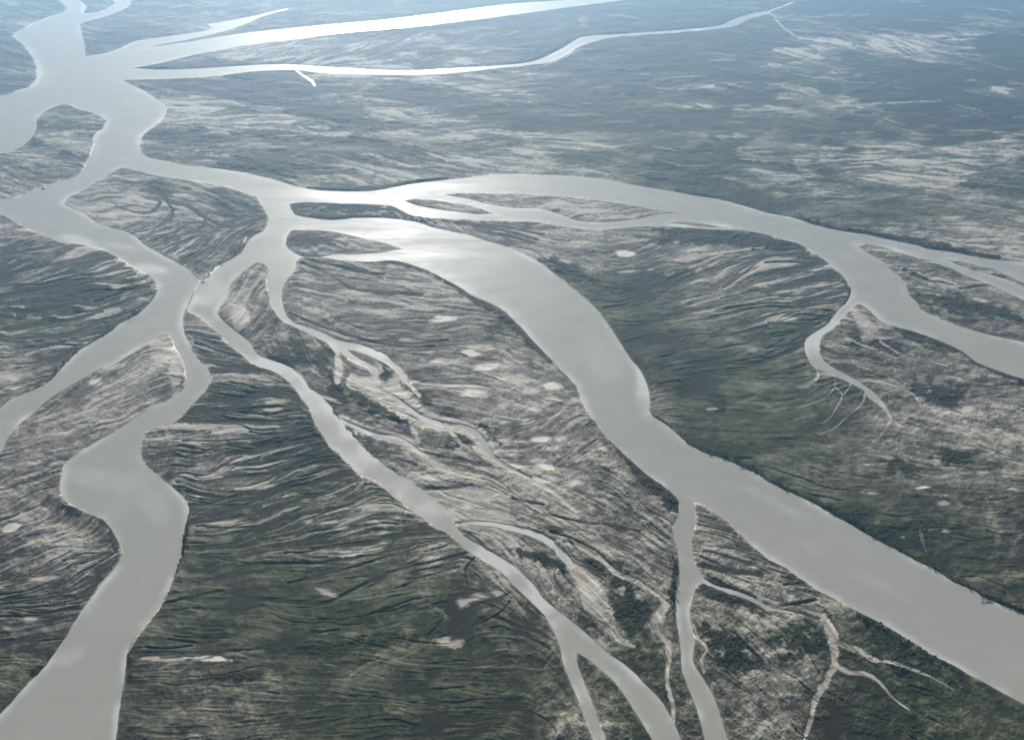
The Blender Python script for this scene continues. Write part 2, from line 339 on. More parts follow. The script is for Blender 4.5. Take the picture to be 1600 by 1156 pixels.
# creeks of dark water, with shadow in the cuts painted into the tone
for s in ['400,881,2.5 450,880,2.5 495,881,3 525,876,3.5 562,871,3.5 595,865,3.5 612,852,3 620,840,2.5 635,825,2',
          '450,912,1.5 500,900,2 550,887,2.5 575,880,3 600,872,2 640,862,1.5',
          '230,948,2 262,942,3 300,934,3 350,924,3 400,935,4.5 450,941,5.5 500,944,5 520,939,4 550,924,4 587,905,3.5 625,890,3 675,879,3 732,864,2.5',
          '797,927,2 762,940,3 732,950,3.5 712,965,3.5 687,977,4 672,992,2.5',
          '797,940,2 780,960,2.5 750,975,2.5 725,987,2.5 692,994,2',
          '742,872,2 727,892,2 730,920,3 712,935,2 675,946,1.5', '440,1000,1.5 480,992,2.5 530,985,1.5',
          '0,938,2.5 40,935,2.5 100,925,3.5 125,910,3.5 162,894,3', '300,1010,2 260,1014,2 230,1012,2', '0,1000,1.5 60,1002,2 100,998,1.5',
          '640,757,2 660,764,4 690,764,5 715,761,4.5 738,758,2', '640,697,2 660,699,2.5',
          '300,630,3 325,629,2.5 350,627,3 400,617,2.5 440,614,2', '287,641,1.5 330,644,2 380,640,2.5 440,636,1.5',
          '290,790,3 330,786,3.5 360,778,3.5 400,770,3 470,760,3 520,748,2', '345,727,2 400,726,3 450,717,3 500,706,2',
          '350,745,3 400,742,3.5 450,735,3.5 500,722,3 530,718,2', '292,806,3 340,800,4 400,790,4 440,780,3',
          '400,700,2 450,690,3 500,684,2', '390,676,2 430,680,3 490,668,2', '285,690,2 340,690,2 400,686,2',
          '0,463,2 60,455,3 120,440,3 185,421,3.5', '0,517,4 50,510,4.5 100,503,4 160,488,3', '30,545,2 80,540,2.5 140,525,2', '0,430,2 50,422,2.5 100,410,3 150,398,2',
          '60,562,2 100,552,2 130,535,2', '0,400,2 50,392,2 100,384,2',
          '250,352,3 270,338,3.5 262,318,5 245,300,8 222,298,6', '262,318,6 290,322,6 310,334,7 322,345,5 312,360,3 285,368,2.5 255,376,2',
          '180,322,1.5 210,332,2.5 235,333,3 250,320,5', '235,365,1.5 255,347,2 272,330,3', '325,345,4 350,355,5 380,350,4', '250,392,1.5 280,380,2 330,366,2', '230,372,1.5 262,358,2 300,356,2',
          '210,378,1.5 235,366,2 260,356,1.5', '200,362,1 225,358,1.5',
          '1500,452,2.5 1530,448,3 1555,443,2.5', '1440,428,1.5 1470,420,2 1500,424,2', '1410,424,1.5 1440,436,1.5 1490,447,1.5',
          '1200,430,2 1250,425,3 1310,434,2', '1200,447,2.5 1240,446,3 1280,439,3 1322,440,2', '1200,463,2.5 1250,462,3 1290,452,3 1328,452,2', '1200,480,2.5 1240,481,3 1300,474,3 1322,470,2',
          '1190,404,2 1230,398,2.5 1262,398,2', '1195,412,2 1240,411,2.5 1290,415,2', '1200,545,2 1240,538,2.5 1258,532,2', '1200,528,2 1230,524,3 1265,512,3 1290,500,2', '1200,505,2 1250,508,3 1300,492,2',
          '1100,500,1.5 1150,487,2 1200,480,2', '1110,528,1.5 1160,520,2 1200,512,1.5',
          '1280,540,4 1305,552,4 1340,557,3 1380,565,1.5', '800,780,2 830,786,3 850,790,2', '860,832,3 890,842,3 920,855,2.5 940,868,2.5 955,885,2',
          '850,803,2 900,815,2.5 960,822,3 1000,832,2', '1170,837,3 1195,839,4 1225,838,5 1250,838,3', '1190,853,3 1230,856,4', '1195,858,4 1215,868,6 1245,876,8 1275,880,5', '1270,872,3 1330,880,5 1400,876,4',
          '1090,882,5 1120,890,8 1160,894,9 1190,898,7', '1225,915,2 1250,912,3 1275,905,2',
          '1220,946,3 1245,944,5 1275,938,3', '1225,954,3 1250,958,5 1280,968,4',
          '930,468,1 960,474,2 1010,462,2 1060,455,1.5', '690,345,2 730,352,3 780,355,4 850,368,2.5', '720,350,2 780,360,3.5 840,376,2.5', '740,360,2 790,369,3 835,381,2',
          '470,405,2 520,415,3 570,428,4 600,430,3', '470,412,2 500,424,3 530,438,3 545,450,4 600,458,6 660,462,4', '450,490,1.5 500,510,2 560,530,2.5 620,541,2 680,543,1.5',
          '600,533,2 650,537,3 700,533,2.5', '800,400,2 840,415,3 880,430,3']:
    paint(creek, s, rag=.2)
# gullies fanning inland from the banks along the old flow lines
gr_ = random.Random(5)
def adir(u, v):
    c = min(NC - 1, max(0, int((u - U0) / DU))); q = min(NR - 1, max(0, int((v - V0) / DV))); return float(DX[q, c]), float(DY[q, c])
def gullies(bank, toward, spacing, length, width, target, amp=1.):
    p = catmull(P(bank), False, 3.0); acc = 0
    for a, b in zip(p[:-1], p[1:]):
        acc += np.linalg.norm(b - a)
        if acc < spacing: continue
        acc = -gr_.uniform(-.45, .45) * spacing
        u, v = float(b[0]), float(b[1]); L = length * gr_.uniform(.35, 1.25); w0 = width * gr_.uniform(.6, 1.25); wob = gr_.uniform(-.05, .05); pts = []; d = 0
        lag = gr_.uniform(0, 14); started = False
        while d < L:
            x, y = adir(u, v)
            if x * toward[0] + y * toward[1] < 0: x, y = -x, -y
            ca, sa = math.cos(wob), math.sin(wob); x, y = x * ca - y * sa, x * sa + y * ca
            wob += gr_.gauss(0, .05); wob *= .9
            if d >= lag: pts.append('%.1f,%.1f,%.2f' % (u, v, max(.7, w0 * (1 - .75 * d / L))))
            u += x * 7; v += y * 7; d += 7
        if len(pts) > 2: paint(target, ' '.join(pts), rag=.25, amp=amp * gr_.uniform(.5, 1))
gullies('480,635 515,697 560,740 610,770 665,812 715,845 775,887 800,912', (-1, .3), 9, 210, 4.4, creek)
gullies('330,592 300,632 272,660', (1, 0), 7, 150, 3.0, creek); gullies('222,690 240,737 282,772 294,800 290,840', (1, 0), 8, 150, 2.8, creek)
gullies('288,520 300,550 325,577', (1, 0), 6, 90, 2.6, creek); gullies('345,523 400,571 445,590 470,620', (-1, 0), 7, 110, 3.0, creek)
gullies('175,397 225,426 246,447 237,470 205,497 160,528', (-1, .2), 7.5, 190, 3.8, creek); gullies('150,532 110,561 82,592 37,615', (-1, .1), 8, 120, 3.4, creek)
gullies('310,432 275,410 225,382 180,357', (1, -.2), 7, 110, 2.6, creek); gullies('397,310 415,340 400,366', (-1, 0), 7, 60, 2.2, creek)
gullies('1250,385 1295,412 1330,452 1307,487 1280,515 1258,540', (-1, 0), 6.5, 190, 3.6, creek); gullies('1262,560 1300,585 1350,612', (-1, .2), 10, 70, 1.8, creek, .7)
gullies('185,850 189,872 165,905 130,955', (-1, 0), 9, 150, 3.0, creek); gullies('105,788 160,812 180,840', (-1, .5), 9, 70, 2.2, creek, .7)
gullies('690,344 760,345 840,352 880,357', (1, .5), 7, 80, 2.2, creek); gullies('1375,408 1410,440 1425,462', (1, 0), 8, 100, 1.8, creek, .8)
gullies('1100,795 1150,830 1225,886 1300,934', (-1, -.2), 9, 90, 3.0, creek, .9); gullies('1083,850 1092,890 1090,915', (1, .2), 9, 90, 3.0, creek, .8)
gullies('466,410 447,437 440,465', (1, .2), 7, 120, 2.2, creek, .8); gullies('450,500 510,525 570,542', (1, .1), 9, 120, 2, creek, .7)
gullies('420,420 420,455 440,497 500,530', (-1, .6), 7, 60, 2.2, creek, .8); gullies('975,550 945,500 900,455 850,415', (1, 0), 12, 130, 1.8, creek, .6)
gullies('700,806 760,822 830,838', (1, .6), 9, 110, 2.0, creek, .6); gullies('1060,800 1054,842 1062,900', (-1, 0), 9, 120, 2.2, creek, .7)
gullies('260,182 222,210 225,240 262,252 350,265', (1, 0), 7, 140, 1.6, creek, .7); gullies('640,700 700,720 760,760', (1, .3), 10, 120, 2.0, creek, .7)
# channels that carry water but are too narrow for an outline
for s in ['712,818,4 740,817,5 770,819,6 800,825,8 830,833,9 860,848,10 880,868,12 893,884,9',
          '512,535,3 528,552,5', '1205,951,3 1240,957,2', '592,607,3 620,624,5 642,641,7 665,655,7 690,663,6 725,667,6 745,678,8 757,694,9 768,711,6 792,729,4 830,747,3', '535,656,3 560,668,4 590,678,3.5 620,683,3 640,695,4 655,705,3', '462,110,2 475,119,4 488,127,5 492,134,4', '1199,20,3 1215,28,1.5 1240,24,1']:
    paint(furrow, s, rag=.15, soft=.2)
# dry silt channels, tidal fans, sandy tracks
for s in ['655,770,16 690,790,40 720,800,46 750,795,34 790,800,14', '700,800,30 680,785,34 735,778,30 775,770,14', '745,778,6 760,783,12 750,795,10 752,810,4 765,818,3',
          '528,556,8 530,575,14 527,596,10', '545,562,4 565,572,6 590,578,16', '552,598,22 590,610,34 620,624,40 642,642,34 664,656,27 690,663,23 725,668,21 745,679,22 757,695,30 770,713,22 794,731,13 830,748,9 870,775,6 900,800,4', '530,650,8 560,668,13 590,679,14 620,686,16 645,698,18 665,715,12 700,735,9 740,745,8', '640,740,8 680,748,8 720,742,8 760,748,9 800,770,8 850,800,5 900,825,3','590,560,5 615,572,8 632,590,9 645,606,7 655,618,5','640,660,4 648,676,7 655,690,5','700,668,4 715,690,6 735,705,4',
          '612,596,14 625,586,16 630,596,6', '590,590,4 582,602,8 575,615,5', '625,615,4 622,600,6', '535,655,10 560,668,8 590,678,8 620,683,10 640,695,12 655,705,8',
          '640,595,5 660,600,3 700,603,3.5 740,604,4 775,607,3 810,615,2', '893,880,16 912,905,30 926,930,38 938,955,32 952,978,22 968,998,12 990,1010,5',
          '880,850,3 905,856,4 945,880,6 960,896,9 980,905,6 1010,918,8 1030,930,10 1043,944,12 1030,962,16 1020,975,14 1030,990,10 1042,1005,12 1045,1030,8 1042,1065,6 1052,1110,6 1046,1170,8',
          '1200,948,5 1237,955,6 1270,960,9 1290,972,16 1300,992,18 1303,1017,13 1303,1040,11 1288,1068,12 1272,1100,9 1262,1140,6 1240,1190,4', '1310,1005,8 1340,1017,8 1362,1030,8 1387,1035,5 1425,1047,3.5 1457,1060,2.5 1490,1078,1.5',
          '1307,1040,8 1325,1050,7 1350,1052,6 1372,1065,4 1392,1088,3 1420,1110,2', '1275,575,4 1278,590,3 1262,602,8 1245,605,2', '1302,586,2.5 1304,605,1.8 1290,620,1.6 1270,630,1.2 1245,638,.8', '1303,605,1.5 1316,617,2 1305,640,1.4 1298,652,1 1285,662,.8', '1330,600,2.2 1322,612,1.5 1316,619,1.2',
          '1352,612,3 1350,625,2.6 1338,640,2 1325,650,1.8 1305,668,1.2 1280,680,.8', '1386,643,4 1390,655,3 1384,668,2 1370,690,1.2', '1388,648,3 1400,662,2 1420,672,1', '1340,594,7 1365,596,4 1400,605,3 1430,620,2.5 1440,640,2', '1400,560,2 1360,545,2 1320,530,3', '1290,560,3 1310,566,1.5', '1375,535,3 1395,548,2 1420,560,1.5 1480,572,1.5',
          '637,793,4 633,802,4 622,810,1.5', '565,742,3 568,752,4 555,765,1.5', '540,665,2 556,668,4 557,680,2', '497,617,3 520,625,5 532,630,3',
          '445,700,2 400,712,1.5', '320,472,6 335,462,5 350,452,3', '340,505,2 330,495,3 322,488,3',
          '920,630,3 895,626,8 880,640,5 862,655,4 845,668,2', '340,432,2 330,437,4 310,438,4', '330,427,5 350,414,4', '385,372,3 378,383,3',
          '1210,30,2 1225,45,2 1250,60,1.5 1290,66,2', '1195,22,2 1240,5,2', '1080,990,3 1095,1002,5 1103,1016,5 1095,1030,4 1100,1050,4', '1083,975,2 1095,1005,1.5 1115,1028,1.5', '1500,440,2 1550,444,2']:
    paint(mud, s, rag=.24, soft=.35)
# faint abandoned creeks, barely paler than the turf
for s in ['445,1035,3 492,1035,2.5 520,1040,2.5 552,1050,2.5',
          '535,1075,4 545,1060,4 560,1047,4 585,1034,3 612,1035,3 675,1040,2 740,1042,2 800,1042,2', '612,1035,3 650,1017,3 675,1002,3 695,997,2', '670,955,2 680,952,4 695,960,7 700,968,5 690,974,2',
          '498,856,1 515,853,2.5 530,858,3', '570,1000,1 590,985,1.5 625,975,1.5 655,956,2 670,953,2', '250,1045,3 275,1036,2.5 292,1036,3 294,1042,2 280,1048,3 240,1050,2',
          '1437,828,1 1450,828,3 1465,828,1.5', '1437,830,3 1440,845,4 1447,862,2', '1540,780,2 1548,800,6 1555,825,8 1560,850,5', '1565,895,1.5 1573,920,1.5 1580,948,2', '1200,632,1.5 1150,627,4 1165,629,2', '1130,470,1 1110,460,1.5 1080,461,1',
          '630,452,1 560,440,2 520,432,5 500,425,3', '870,1010,1 840,1018,2 810,1022,1.5', '872,1040,2 840,1046,2 800,1040,2', '863,1060,2 850,1045,2 862,1030,2 868,1018,2']:
    paint(mud, s, rag=.8, soft=.6, amp=.42)
# thin sand lines: shores, cheniers
for s in ['312,436,3 305,450,3 298,467,3 289,490,3 287,512,3', '283,415,2 300,425,2.5 312,434,3', '100,732,1.5 94,752,1.5 97,772,1.5 110,787,2 135,800,3 160,811,2 178,830,2 190,860,3 180,887,3 160,912,4 130,955,3 108,988,2',
          '199,1020,2 225,981,3 245,956,3 262,930,1.5', '294,800,2 290,785,2 262,754,1.5', '260,170,2.5 256,183,2 240,198,2 225,210,2 219,225,2', '148,226,2 140,246,2 127,269,2.5', '146,212,2 160,203,1.5 168,192,1.5',
          '170,357,1.5 212,370,2 250,397,2 290,420,2', '290,582,3 288,600,3 270,620,2', '282,560,2 290,582,3', '907,622,2.5 925,650,2 950,684,2', '822,520,1 875,573,2 900,601,2',
          '1015,610,2 1016,630,2', '1085,785,2 1100,790,1.5 1150,827,1.5 1225,885,1.5 1325,947,2', '1440,487,3 1462,498,4 1500,511,2', '1560,527,3 1600,535,3 1700,560,3', '500,398,5 550,397,5 590,394,3 620,389,2', '640,349,1 665,362,1',
          '560,1060,1 520,1062,1', '672,343,2 690,352,2.5 705,360,1.5', '700,343,2 722,352,3 732,365,2', '640,335,2 655,345,3', '600,322,2 615,332,3 630,342,2', '685,342,1.5 694,352,2', '655,336,1 668,348,2', '715,344,1.5 725,360,1.5',
          '400,1008,1 420,1010,1', '1290,170,1 1362,164,2 1470,160,1.5', '1200,27,1 1290,40,1 1360,66,1.2 1470,82,1.5 1560,90,1']:
    paint(paleline, s, rag=.4)

# loose strand lines and runnels lying along the flow all over the delta
def strand(n, box, length, width, target, amp, cond):
    k = 0; t = 0
    while k < n and t < n * 20:
        t += 1; u = gr_.uniform(box[0], box[2]); v = gr_.uniform(box[1], box[3])
        c = int((u - U0) / DU); q = int((v - V0) / DV)
        if not land[q, c] or dist[q, c] < 6 or not cond(T[q, c]): continue
        L = length * gr_.uniform(.3, 1.4); w0 = width * gr_.uniform(.6, 1.5); pts = []; wob = 0; d = 0
        while d < L:
            x, y = adir(u, v); wob = wob * .85 + gr_.gauss(0, .07); ca, sa = math.cos(wob), math.sin(wob); x, y = x * ca - y * sa, x * sa + y * ca
            if x < 0: x, y = -x, -y
            pts.append('%.1f,%.1f,%.2f' % (u, v, max(.6, w0 * math.sin(math.pi * (d + 6) / (L + 12))))); u += x * 8; v += y * 8; d += 8
        if len(pts) > 2: paint(target, ' '.join(pts), rag=.35, amp=amp * gr_.uniform(.4, 1)); k += 1
strand(230, (180, 0, 1640, 300), 110, 2.2, paleline, .85, lambda t: gr_.random() < t * 2)
strand(150, (180, 100, 1640, 320), 90, 2.2, creek, .7, lambda t: t > .25)
strand(110, (-60, 0, 400, 330), 70, 1.8, paleline, .7, lambda t: t > .3); strand(90, (-60, 60, 400, 330), 60, 2.0, creek, .8, lambda t: True)
strand(160, (440, 400, 900, 800), 80, 1.8, paleline, .6, lambda t: t > .35); strand(170, (440, 380, 1060, 1000), 80, 2.0, creek, .75, lambda t: True)
strand(120, (900, 360, 1640, 900), 90, 1.7, paleline, .5, lambda t: t > .25); strand(120, (900, 400, 1640, 950), 90, 2.0, creek, .6, lambda t: True)
strand(26, (200, 800, 850, 1150), 150, 2.4, creek, .8, lambda t: True); strand(50, (200, 620, 850, 1150), 70, 2.2, paleline, .5, lambda t: True)
strand(70, (-60, 560, 280, 1000), 90, 1.8, creek, .8, lambda t: True); strand(60, (-60, 560, 280, 1000), 70, 1.8, paleline, .6, lambda t: True)
strand(60, (1080, 820, 1500, 1150), 60, 2.2, creek, .8, lambda t: True)
# dark stands of scrub and wet hollows, with bank shadow painted along the shores
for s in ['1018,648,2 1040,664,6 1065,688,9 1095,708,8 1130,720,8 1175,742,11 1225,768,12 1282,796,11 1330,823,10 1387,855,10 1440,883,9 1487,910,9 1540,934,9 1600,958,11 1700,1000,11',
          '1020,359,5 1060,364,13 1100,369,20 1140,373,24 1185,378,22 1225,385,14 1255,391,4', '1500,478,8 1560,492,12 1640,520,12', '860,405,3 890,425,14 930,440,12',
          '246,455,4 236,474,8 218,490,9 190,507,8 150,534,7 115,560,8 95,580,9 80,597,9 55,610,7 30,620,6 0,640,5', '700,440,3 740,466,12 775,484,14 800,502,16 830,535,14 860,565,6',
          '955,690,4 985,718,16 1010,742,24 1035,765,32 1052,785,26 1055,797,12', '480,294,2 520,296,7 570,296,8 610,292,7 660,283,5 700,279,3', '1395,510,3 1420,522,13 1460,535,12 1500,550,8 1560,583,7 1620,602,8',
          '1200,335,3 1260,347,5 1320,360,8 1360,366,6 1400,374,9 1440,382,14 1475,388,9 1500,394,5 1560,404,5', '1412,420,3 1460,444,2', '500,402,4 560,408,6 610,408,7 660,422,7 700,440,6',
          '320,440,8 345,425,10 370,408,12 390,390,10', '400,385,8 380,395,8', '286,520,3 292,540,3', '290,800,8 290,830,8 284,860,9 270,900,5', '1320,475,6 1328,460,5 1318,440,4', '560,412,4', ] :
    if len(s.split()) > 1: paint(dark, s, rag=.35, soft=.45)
for s in ['168,815,10 178,830,16 184,848,14', '100,790,10 118,800,16', '60,1052,14 80,1035,12 100,1005,8', '200,1025,6 205,1045,6 202,1065,6', '452,322,6 500,322,12 560,326,16 620,332,14 680,348,8', '1340,960,10 1400,995,12 1500,1048,10',
          '545,600,14 570,625,20 610,650,16 640,660,12', '520,590,16 528,620,20', '595,565,10 600,590,22', '750,665,6 768,680,20 772,700,12', '810,862,8 860,880,16 880,890,12', '960,890,20 980,920,30', '1055,880,6 1050,930,8 1040,960,8']:
    paint(dark, s, rag=.6, soft=.6, amp=.85)
for b in '''775,170,55,20,0,.8;562,210,22,5,0,.6;555,252,42,10,3,.6;645,238,32,7,0,.6;1050,187,150,18,0,.6;925,243,70,7,0,.6;100,472,115,22,-12,.75;1462,615,38,14,10,.8;1487,715,26,12,0,.8
 1412,732,28,12,20,.7;1337,532,14,14,0,.8;1385,541,34,11,12,.8;1087,612,45,13,15,.6;1122,637,13,7,0,.8;887,424,40,12,22,.7;975,955,38,34,0,.75;1145,930,52,14,20,.85;1137,1010,45,26,30,.85;1250,1005,42,26,0,.9
 1400,1010,70,16,27,.7;1420,1045,70,14,15,.7;1110,372,100,8,0,1;1210,380,55,7,5,1;700,655,20,14,40,.7;652,628,22,22,45,.7;720,690,26,12,-10,.8;1500,480,90,16,8,.7;500,380,50,12,5,.6;250,300,30,16,60,.6
 350,320,30,16,60,.6;455,470,22,40,20,.3;445,560,22,18,40,.7;470,550,30,18,50,.6;410,640,60,10,0,.5;430,690,60,8,0,.6;500,560,18,20,0,.6;120,60,1,1,0,0;220,55,60,14,0,.5;150,70,18,14,0,.6;90,10,30,6,10,.5;30,15,40,5,0,.5
 170,60,40,12,0,.6;1000,45,220,10,-3,.35;640,830,14,8,0,.4;600,1000,80,18,-10,.6;560,960,90,20,-10,.4;330,980,60,14,0,.5;470,1010,60,10,0,.6;370,1055,50,8,0,.6;1300,800,80,20,5,.5;1400,830,90,22,0,.6;1250,720,60,14,0,.3
 1250,690,40,10,0,.4;1130,700,60,14,10,.5;1000,440,90,14,-5,.5;950,520,60,20,20,.3;1545,430,22,3,10,.9;120,200,30,8,0,.5;62,195,15,6,0,.6;105,242,12,10,0,.6;60,222,18,6,20,.7;870,330,12,3,0,.5
 1470,385,34,5,8,1;1110,720,60,10,20,.6;930,885,25,10,20,.6;875,830,40,6,15,.6;1380,1000,50,16,20,.5;540,340,60,5,0,.5;905,965,5,12,0,.2'''.replace('\n', ';').split(';'):
    x, y, rx, ry, a, am = [float(t) for t in b.split(',')]
    blob(dark, x, y, rx, ry, a, am, rag=.35, soft=.55)
# pale silt ground
for b in '''430,78,120,9,-7,.8;620,62,90,5,-7,.8;330,186,110,10,0,.7;420,228,150,11,2,.75;560,262,120,10,8,.8;700,205,80,8,-6,.7;480,190,120,7,3,.7;300,150,60,7,10,.5;340,40,60,4,-8,.6;60,40,50,6,5,.5;30,110,30,5,5,.5;1370,655,40,10,20,.5;1335,640,36,10,10,.45;1290,585,20,14,30,.4;1480,300,90,5,3,.6;1050,245,90,5,0,.5;492,162,42,8,0,.6;587,132,24,6,-10,.8;725,140,55,6,-5,.6;732,195,50,9,10,.7;637,222,70,10,10,.65;512,232,32,15,0,.6;575,71,100,6,-6,.7;650,55,60,4,-6,.6;850,117,48,7,0,.65;925,92,34,4,-5,.6
 1037,120,38,6,0,.7;1087,137,62,5,0,.7;900,222,95,15,-2,.7;845,250,48,18,0,.75;910,35,8,8,0,.7;857,50,17,4,-12,.6;1250,232,26,7,0,.75;1250,257,13,10,0,.7;1355,225,18,18,0,.65;1430,222,22,13,0,.65;1500,236,34,5,10,.7
 1362,165,52,3,0,.6;1510,175,24,5,10,.7;1375,62,60,3,8,.6;1300,68,50,5,5,.6;1425,93,70,2.5,8,.6;1462,52,65,3,3,.6;1375,272,65,6,0,.6;1562,277,50,8,0,.6;1262,300,50,8,0,.6;1387,275,52,8,5,.7;1395,307,34,4,0,.7
 1462,282,28,5,0,.7;1500,345,32,6,15,.7;1525,360,32,6,0,.6;1160,262,60,8,5,.5;1130,215,70,10,5,.5;1185,225,40,20,0,.45;1140,280,20,9,10,.6;1200,275,40,5,0,.6;110,210,10,8,0,.8;120,225,26,8,5,.5;40,245,40,7,10,.5
 12,607,26,10,10,.8;150,597,10,5,0,.7;140,620,13,5,-15,.7;190,652,24,5,-5,.6;257,535,9,8,0,.8;235,627,24,6,-10,.6;240,572,46,22,-30,.75;272,580,13,32,-5,.8;200,600,70,14,-25,.55;250,540,16,10,-30,.8;150,650,70,8,-25,.5;100,480,1,1,0,0;20,490,40,14,10,.4;90,540,60,12,-20,.35
 1410,418,30,5,10,.7;1450,435,25,5,10,.8;1482,440,14,6,10,.8;1502,452,20,5,5,.9;1540,470,50,8,12,.7;1560,458,25,8,10,.6;1230,500,22,5,-3,.9;360,480,14,14,0,.5;370,500,26,8,40,.5;1360,510,16,16,60,.6;1350,495,10,12,0,.4
 1320,545,30,10,0,.5;1470,745,28,5,-10,.6;1600,640,34,12,20,.8;1557,637,13,6,30,.8;1500,650,40,20,0,.3;1240,700,40,4,0,.3;1030,630,16,26,-20,.6;1040,645,14,18,0,.5;900,640,18,30,30,.4;640,490,60,22,10,.3;480,445,22,12,45,.4
 440,445,1,1,0,0;545,448,30,5,15,.6;900,380,36,10,10,.5;850,395,34,6,20,.4;1020,380,50,8,5,.5;800,855,40,14,45,.5;840,905,26,14,55,.55;790,850,30,10,40,.5;870,935,30,8,55,.6;945,1010,20,12,50,.9;970,985,10,12,0,.6
 1180,960,40,12,25,.55;1220,985,40,10,30,.5;1260,1060,40,12,0,.6;1290,940,30,10,30,.6;1110,955,14,20,20,.5;1150,812,22,18,40,.2;1095,800,14,12,60,.5;1030,850,22,22,30,.4;1010,835,26,10,60,.3;945,868,26,10,20,.4
 1040,970,10,18,0,.5;430,480,1,1,0,0;400,515,16,18,40,.3;480,660,1,1,0,0;420,632,32,6,-5,.8;445,641,40,5,-5,.7;330,680,40,8,0,.4;480,740,30,8,-20,.5;400,790,30,4,-10,.5;440,800,36,4,-8,.5;340,760,50,8,-3,.4;870,900,10,6,0,.2
 960,1010,14,10,0,.8;820,740,60,16,10,.2;800,620,60,30,0,.2;1545,807,8,6,0,.8;1560,790,10,6,0,.5;1560,830,12,6,0,.5;1530,905,22,4,0,.7;1585,902,22,4,0,.6;1575,742,14,5,10,.8;1560,760,60,6,5,.4;880,325,70,11,6,.85;790,312,70,8,5,.85;960,335,60,9,2,.8;1010,332,40,6,3,.7
 705,320,60,7,10,.95;950,335,50,6,0,.55;1350,390,1,1,0,0'''.replace('\n', ';').split(';'):
    x, y, rx, ry, a, am = [float(t) for t in b.split(',')]
    blob(pale, x, y, rx, ry, a, am, rag=.55, soft=.65)
# dried pans: the larger ones are objects of their own
PANS = [(737,615,25,6.5,0,'largest oval white pan, right of the braided silt channels in the central marsh'),
 (762,574,20,5.5,-6,'white pan with tapered ends above the largest oval pan'),
 (735,552,14,5,5,'rounded cream pan at the end of a long streak, left below the topmost flat one'),
 (690,499,20,5.5,0,'lone cream pan high in the central marsh, nearest the middle river bend'),
 (852,749,17,7,0,'cream pan nearest the bottom of the pan cluster by the narrow river neck'),
 (855,731,14,5.5,10,'diamond-shaped cream pan in the cluster left of the narrow river neck'),
 (845,687,14,5,0,'bright oval pan in the cluster left of the river bank, below the sandy spit'),
 (862,604,15,6,5,'blurred cream pan close beside the wide river bank above the sandy spit'),
 (978,397,15,4,0,'small bright white pan alone in the grey marsh under the arched river'),
 (1230,500,16,4,-4,'cream pan among the black ridges at the right end of the inner marsh'),
 (562,862,40,5.5,-7,'long cream salt flat beside a dark creek in the lower left marsh'),
 (325,1029,38,4,2,'long thin white salt flat near the lower left river mouth'),
 (1440,763,12,3,-3,'small white pan in the dark marsh far right, above the wide river'),
 (20,824,15,6,-16,'pale oval pan at the left edge on the tan teardrop island')]
SMALL = '''750,544,25,4,4;707,565,17,4,-5;685,564,12,4,-5;660,562,12,3,0;650,536,20,3.5,4;787,592,15,5,0;785,635,8,4,-20;785,687,9,4,0;790,660,10,3,0;812,597,12,5,0;827,611,13,4,0;862,627,14,5,0;875,686,10,4,-20;862,700,14,4,-10
 840,720,11,3,0;892,757,18,5,-20;820,660,12,4,0;835,640,12,4,0;1017,422,6,1.5,-3;982,425,15,2,-3;1130,452,6,1.5,-5;92,877,7,3,-25;67,931,12,3,-5;65,905,20,3,-8;45,967,14,3,0;600,846,8,5,0;482,812,10,5,0;675,872,18,3,-10;725,942,8,6,0
 745,935,18,5,-15;775,927,10,5,0;512,927,15,5,20;700,1005,16,7,0;1355,727,10,2,0;1245,742,6,1.5,0;1357,770,10,3,0;1472,786,8,3,0;1476,830,6,2.5,0;307,777,12,4,0;150,598,9,4,-5;232,1013,8,1.5,0;372,857,1,1,0;547,815,26,2.5,-20;530,825,10,3,0
 260,1030,30,3,0;510,645,8,3,20;548,660,16,3,10;1110,640,10,2,0;925,628,1,1,0;575,1004,1,1,0;940,700,8,3,20;1410,840,6,2,0;1530,470,14,3,10;1510,700,10,2,0;1580,765,12,3,10;425,641,20,3.5,-4;465,651,14,2,-3;605,1013,1,1,0;665,818,1,1,0
 498,812,1,1,0;30,610,14,7,10;545,745,1,1,0;800,710,10,3,0;810,730,12,3,5;770,700,1,1,0;420,760,14,2,-10;330,745,20,2,0;370,733,16,2,-4'''
panid = np.full((NR, NC), -1, np.int16)
for k, (x, y, rx, ry, a, _) in enumerate(PANS):
    before = pan.copy(); blob(pan, x, y, rx, ry, a, 1, rag=.28, soft=.3)
    panid[(pan > .5) & (before <= .5)] = k
for b in '''690,792,50,20,18,1;740,790,44,17,25,1;700,772,50,8,5,.9;770,812,36,8,15,.9;256,560,30,14,-42,.7;273,583,11,30,-5,.8;376,492,16,22,-30,.75;1345,500,24,10,55,.7;1382,508,14,6,30,.6;345,425,8,3,-30,.8;590,615,34,14,30,.7;620,632,26,9,40,.8'''.split(';'):
    blob(mud, *[float(t) for t in b.split(',')], rag=.25, soft=.3)
for b in SMALL.replace('\n', ';').split(';'):
    x, y, rx, ry, a = [float(t) for t in b.split(',')]
    if rx > 2: blob(pan, x, y, rx, ry, a, .8, rag=.5, soft=.5)

# patchwork of silt and turf on the far plain
pw = fbm(U + 20 * n_med, V * 3.6 + 10 * n_med, 130, 4, 171)
farm = sm(345, 285, V) * (lid == 3)
pale = np.maximum(pale, farm * .7 * sm(.25, 1.1, pw + .8 * (T - .38) * 3) * (.6 + .4 * sm(-1, 1, L2)))
dark = np.maximum(dark, farm * .7 * sm(-.1, -1.0, pw - .2 * pale + .6 * (T - .38) * 3)) * (1 - .6 * pale * farm)
dark = np.where(dark > 0, sm(0, .82, dark), 0).astype(F32)
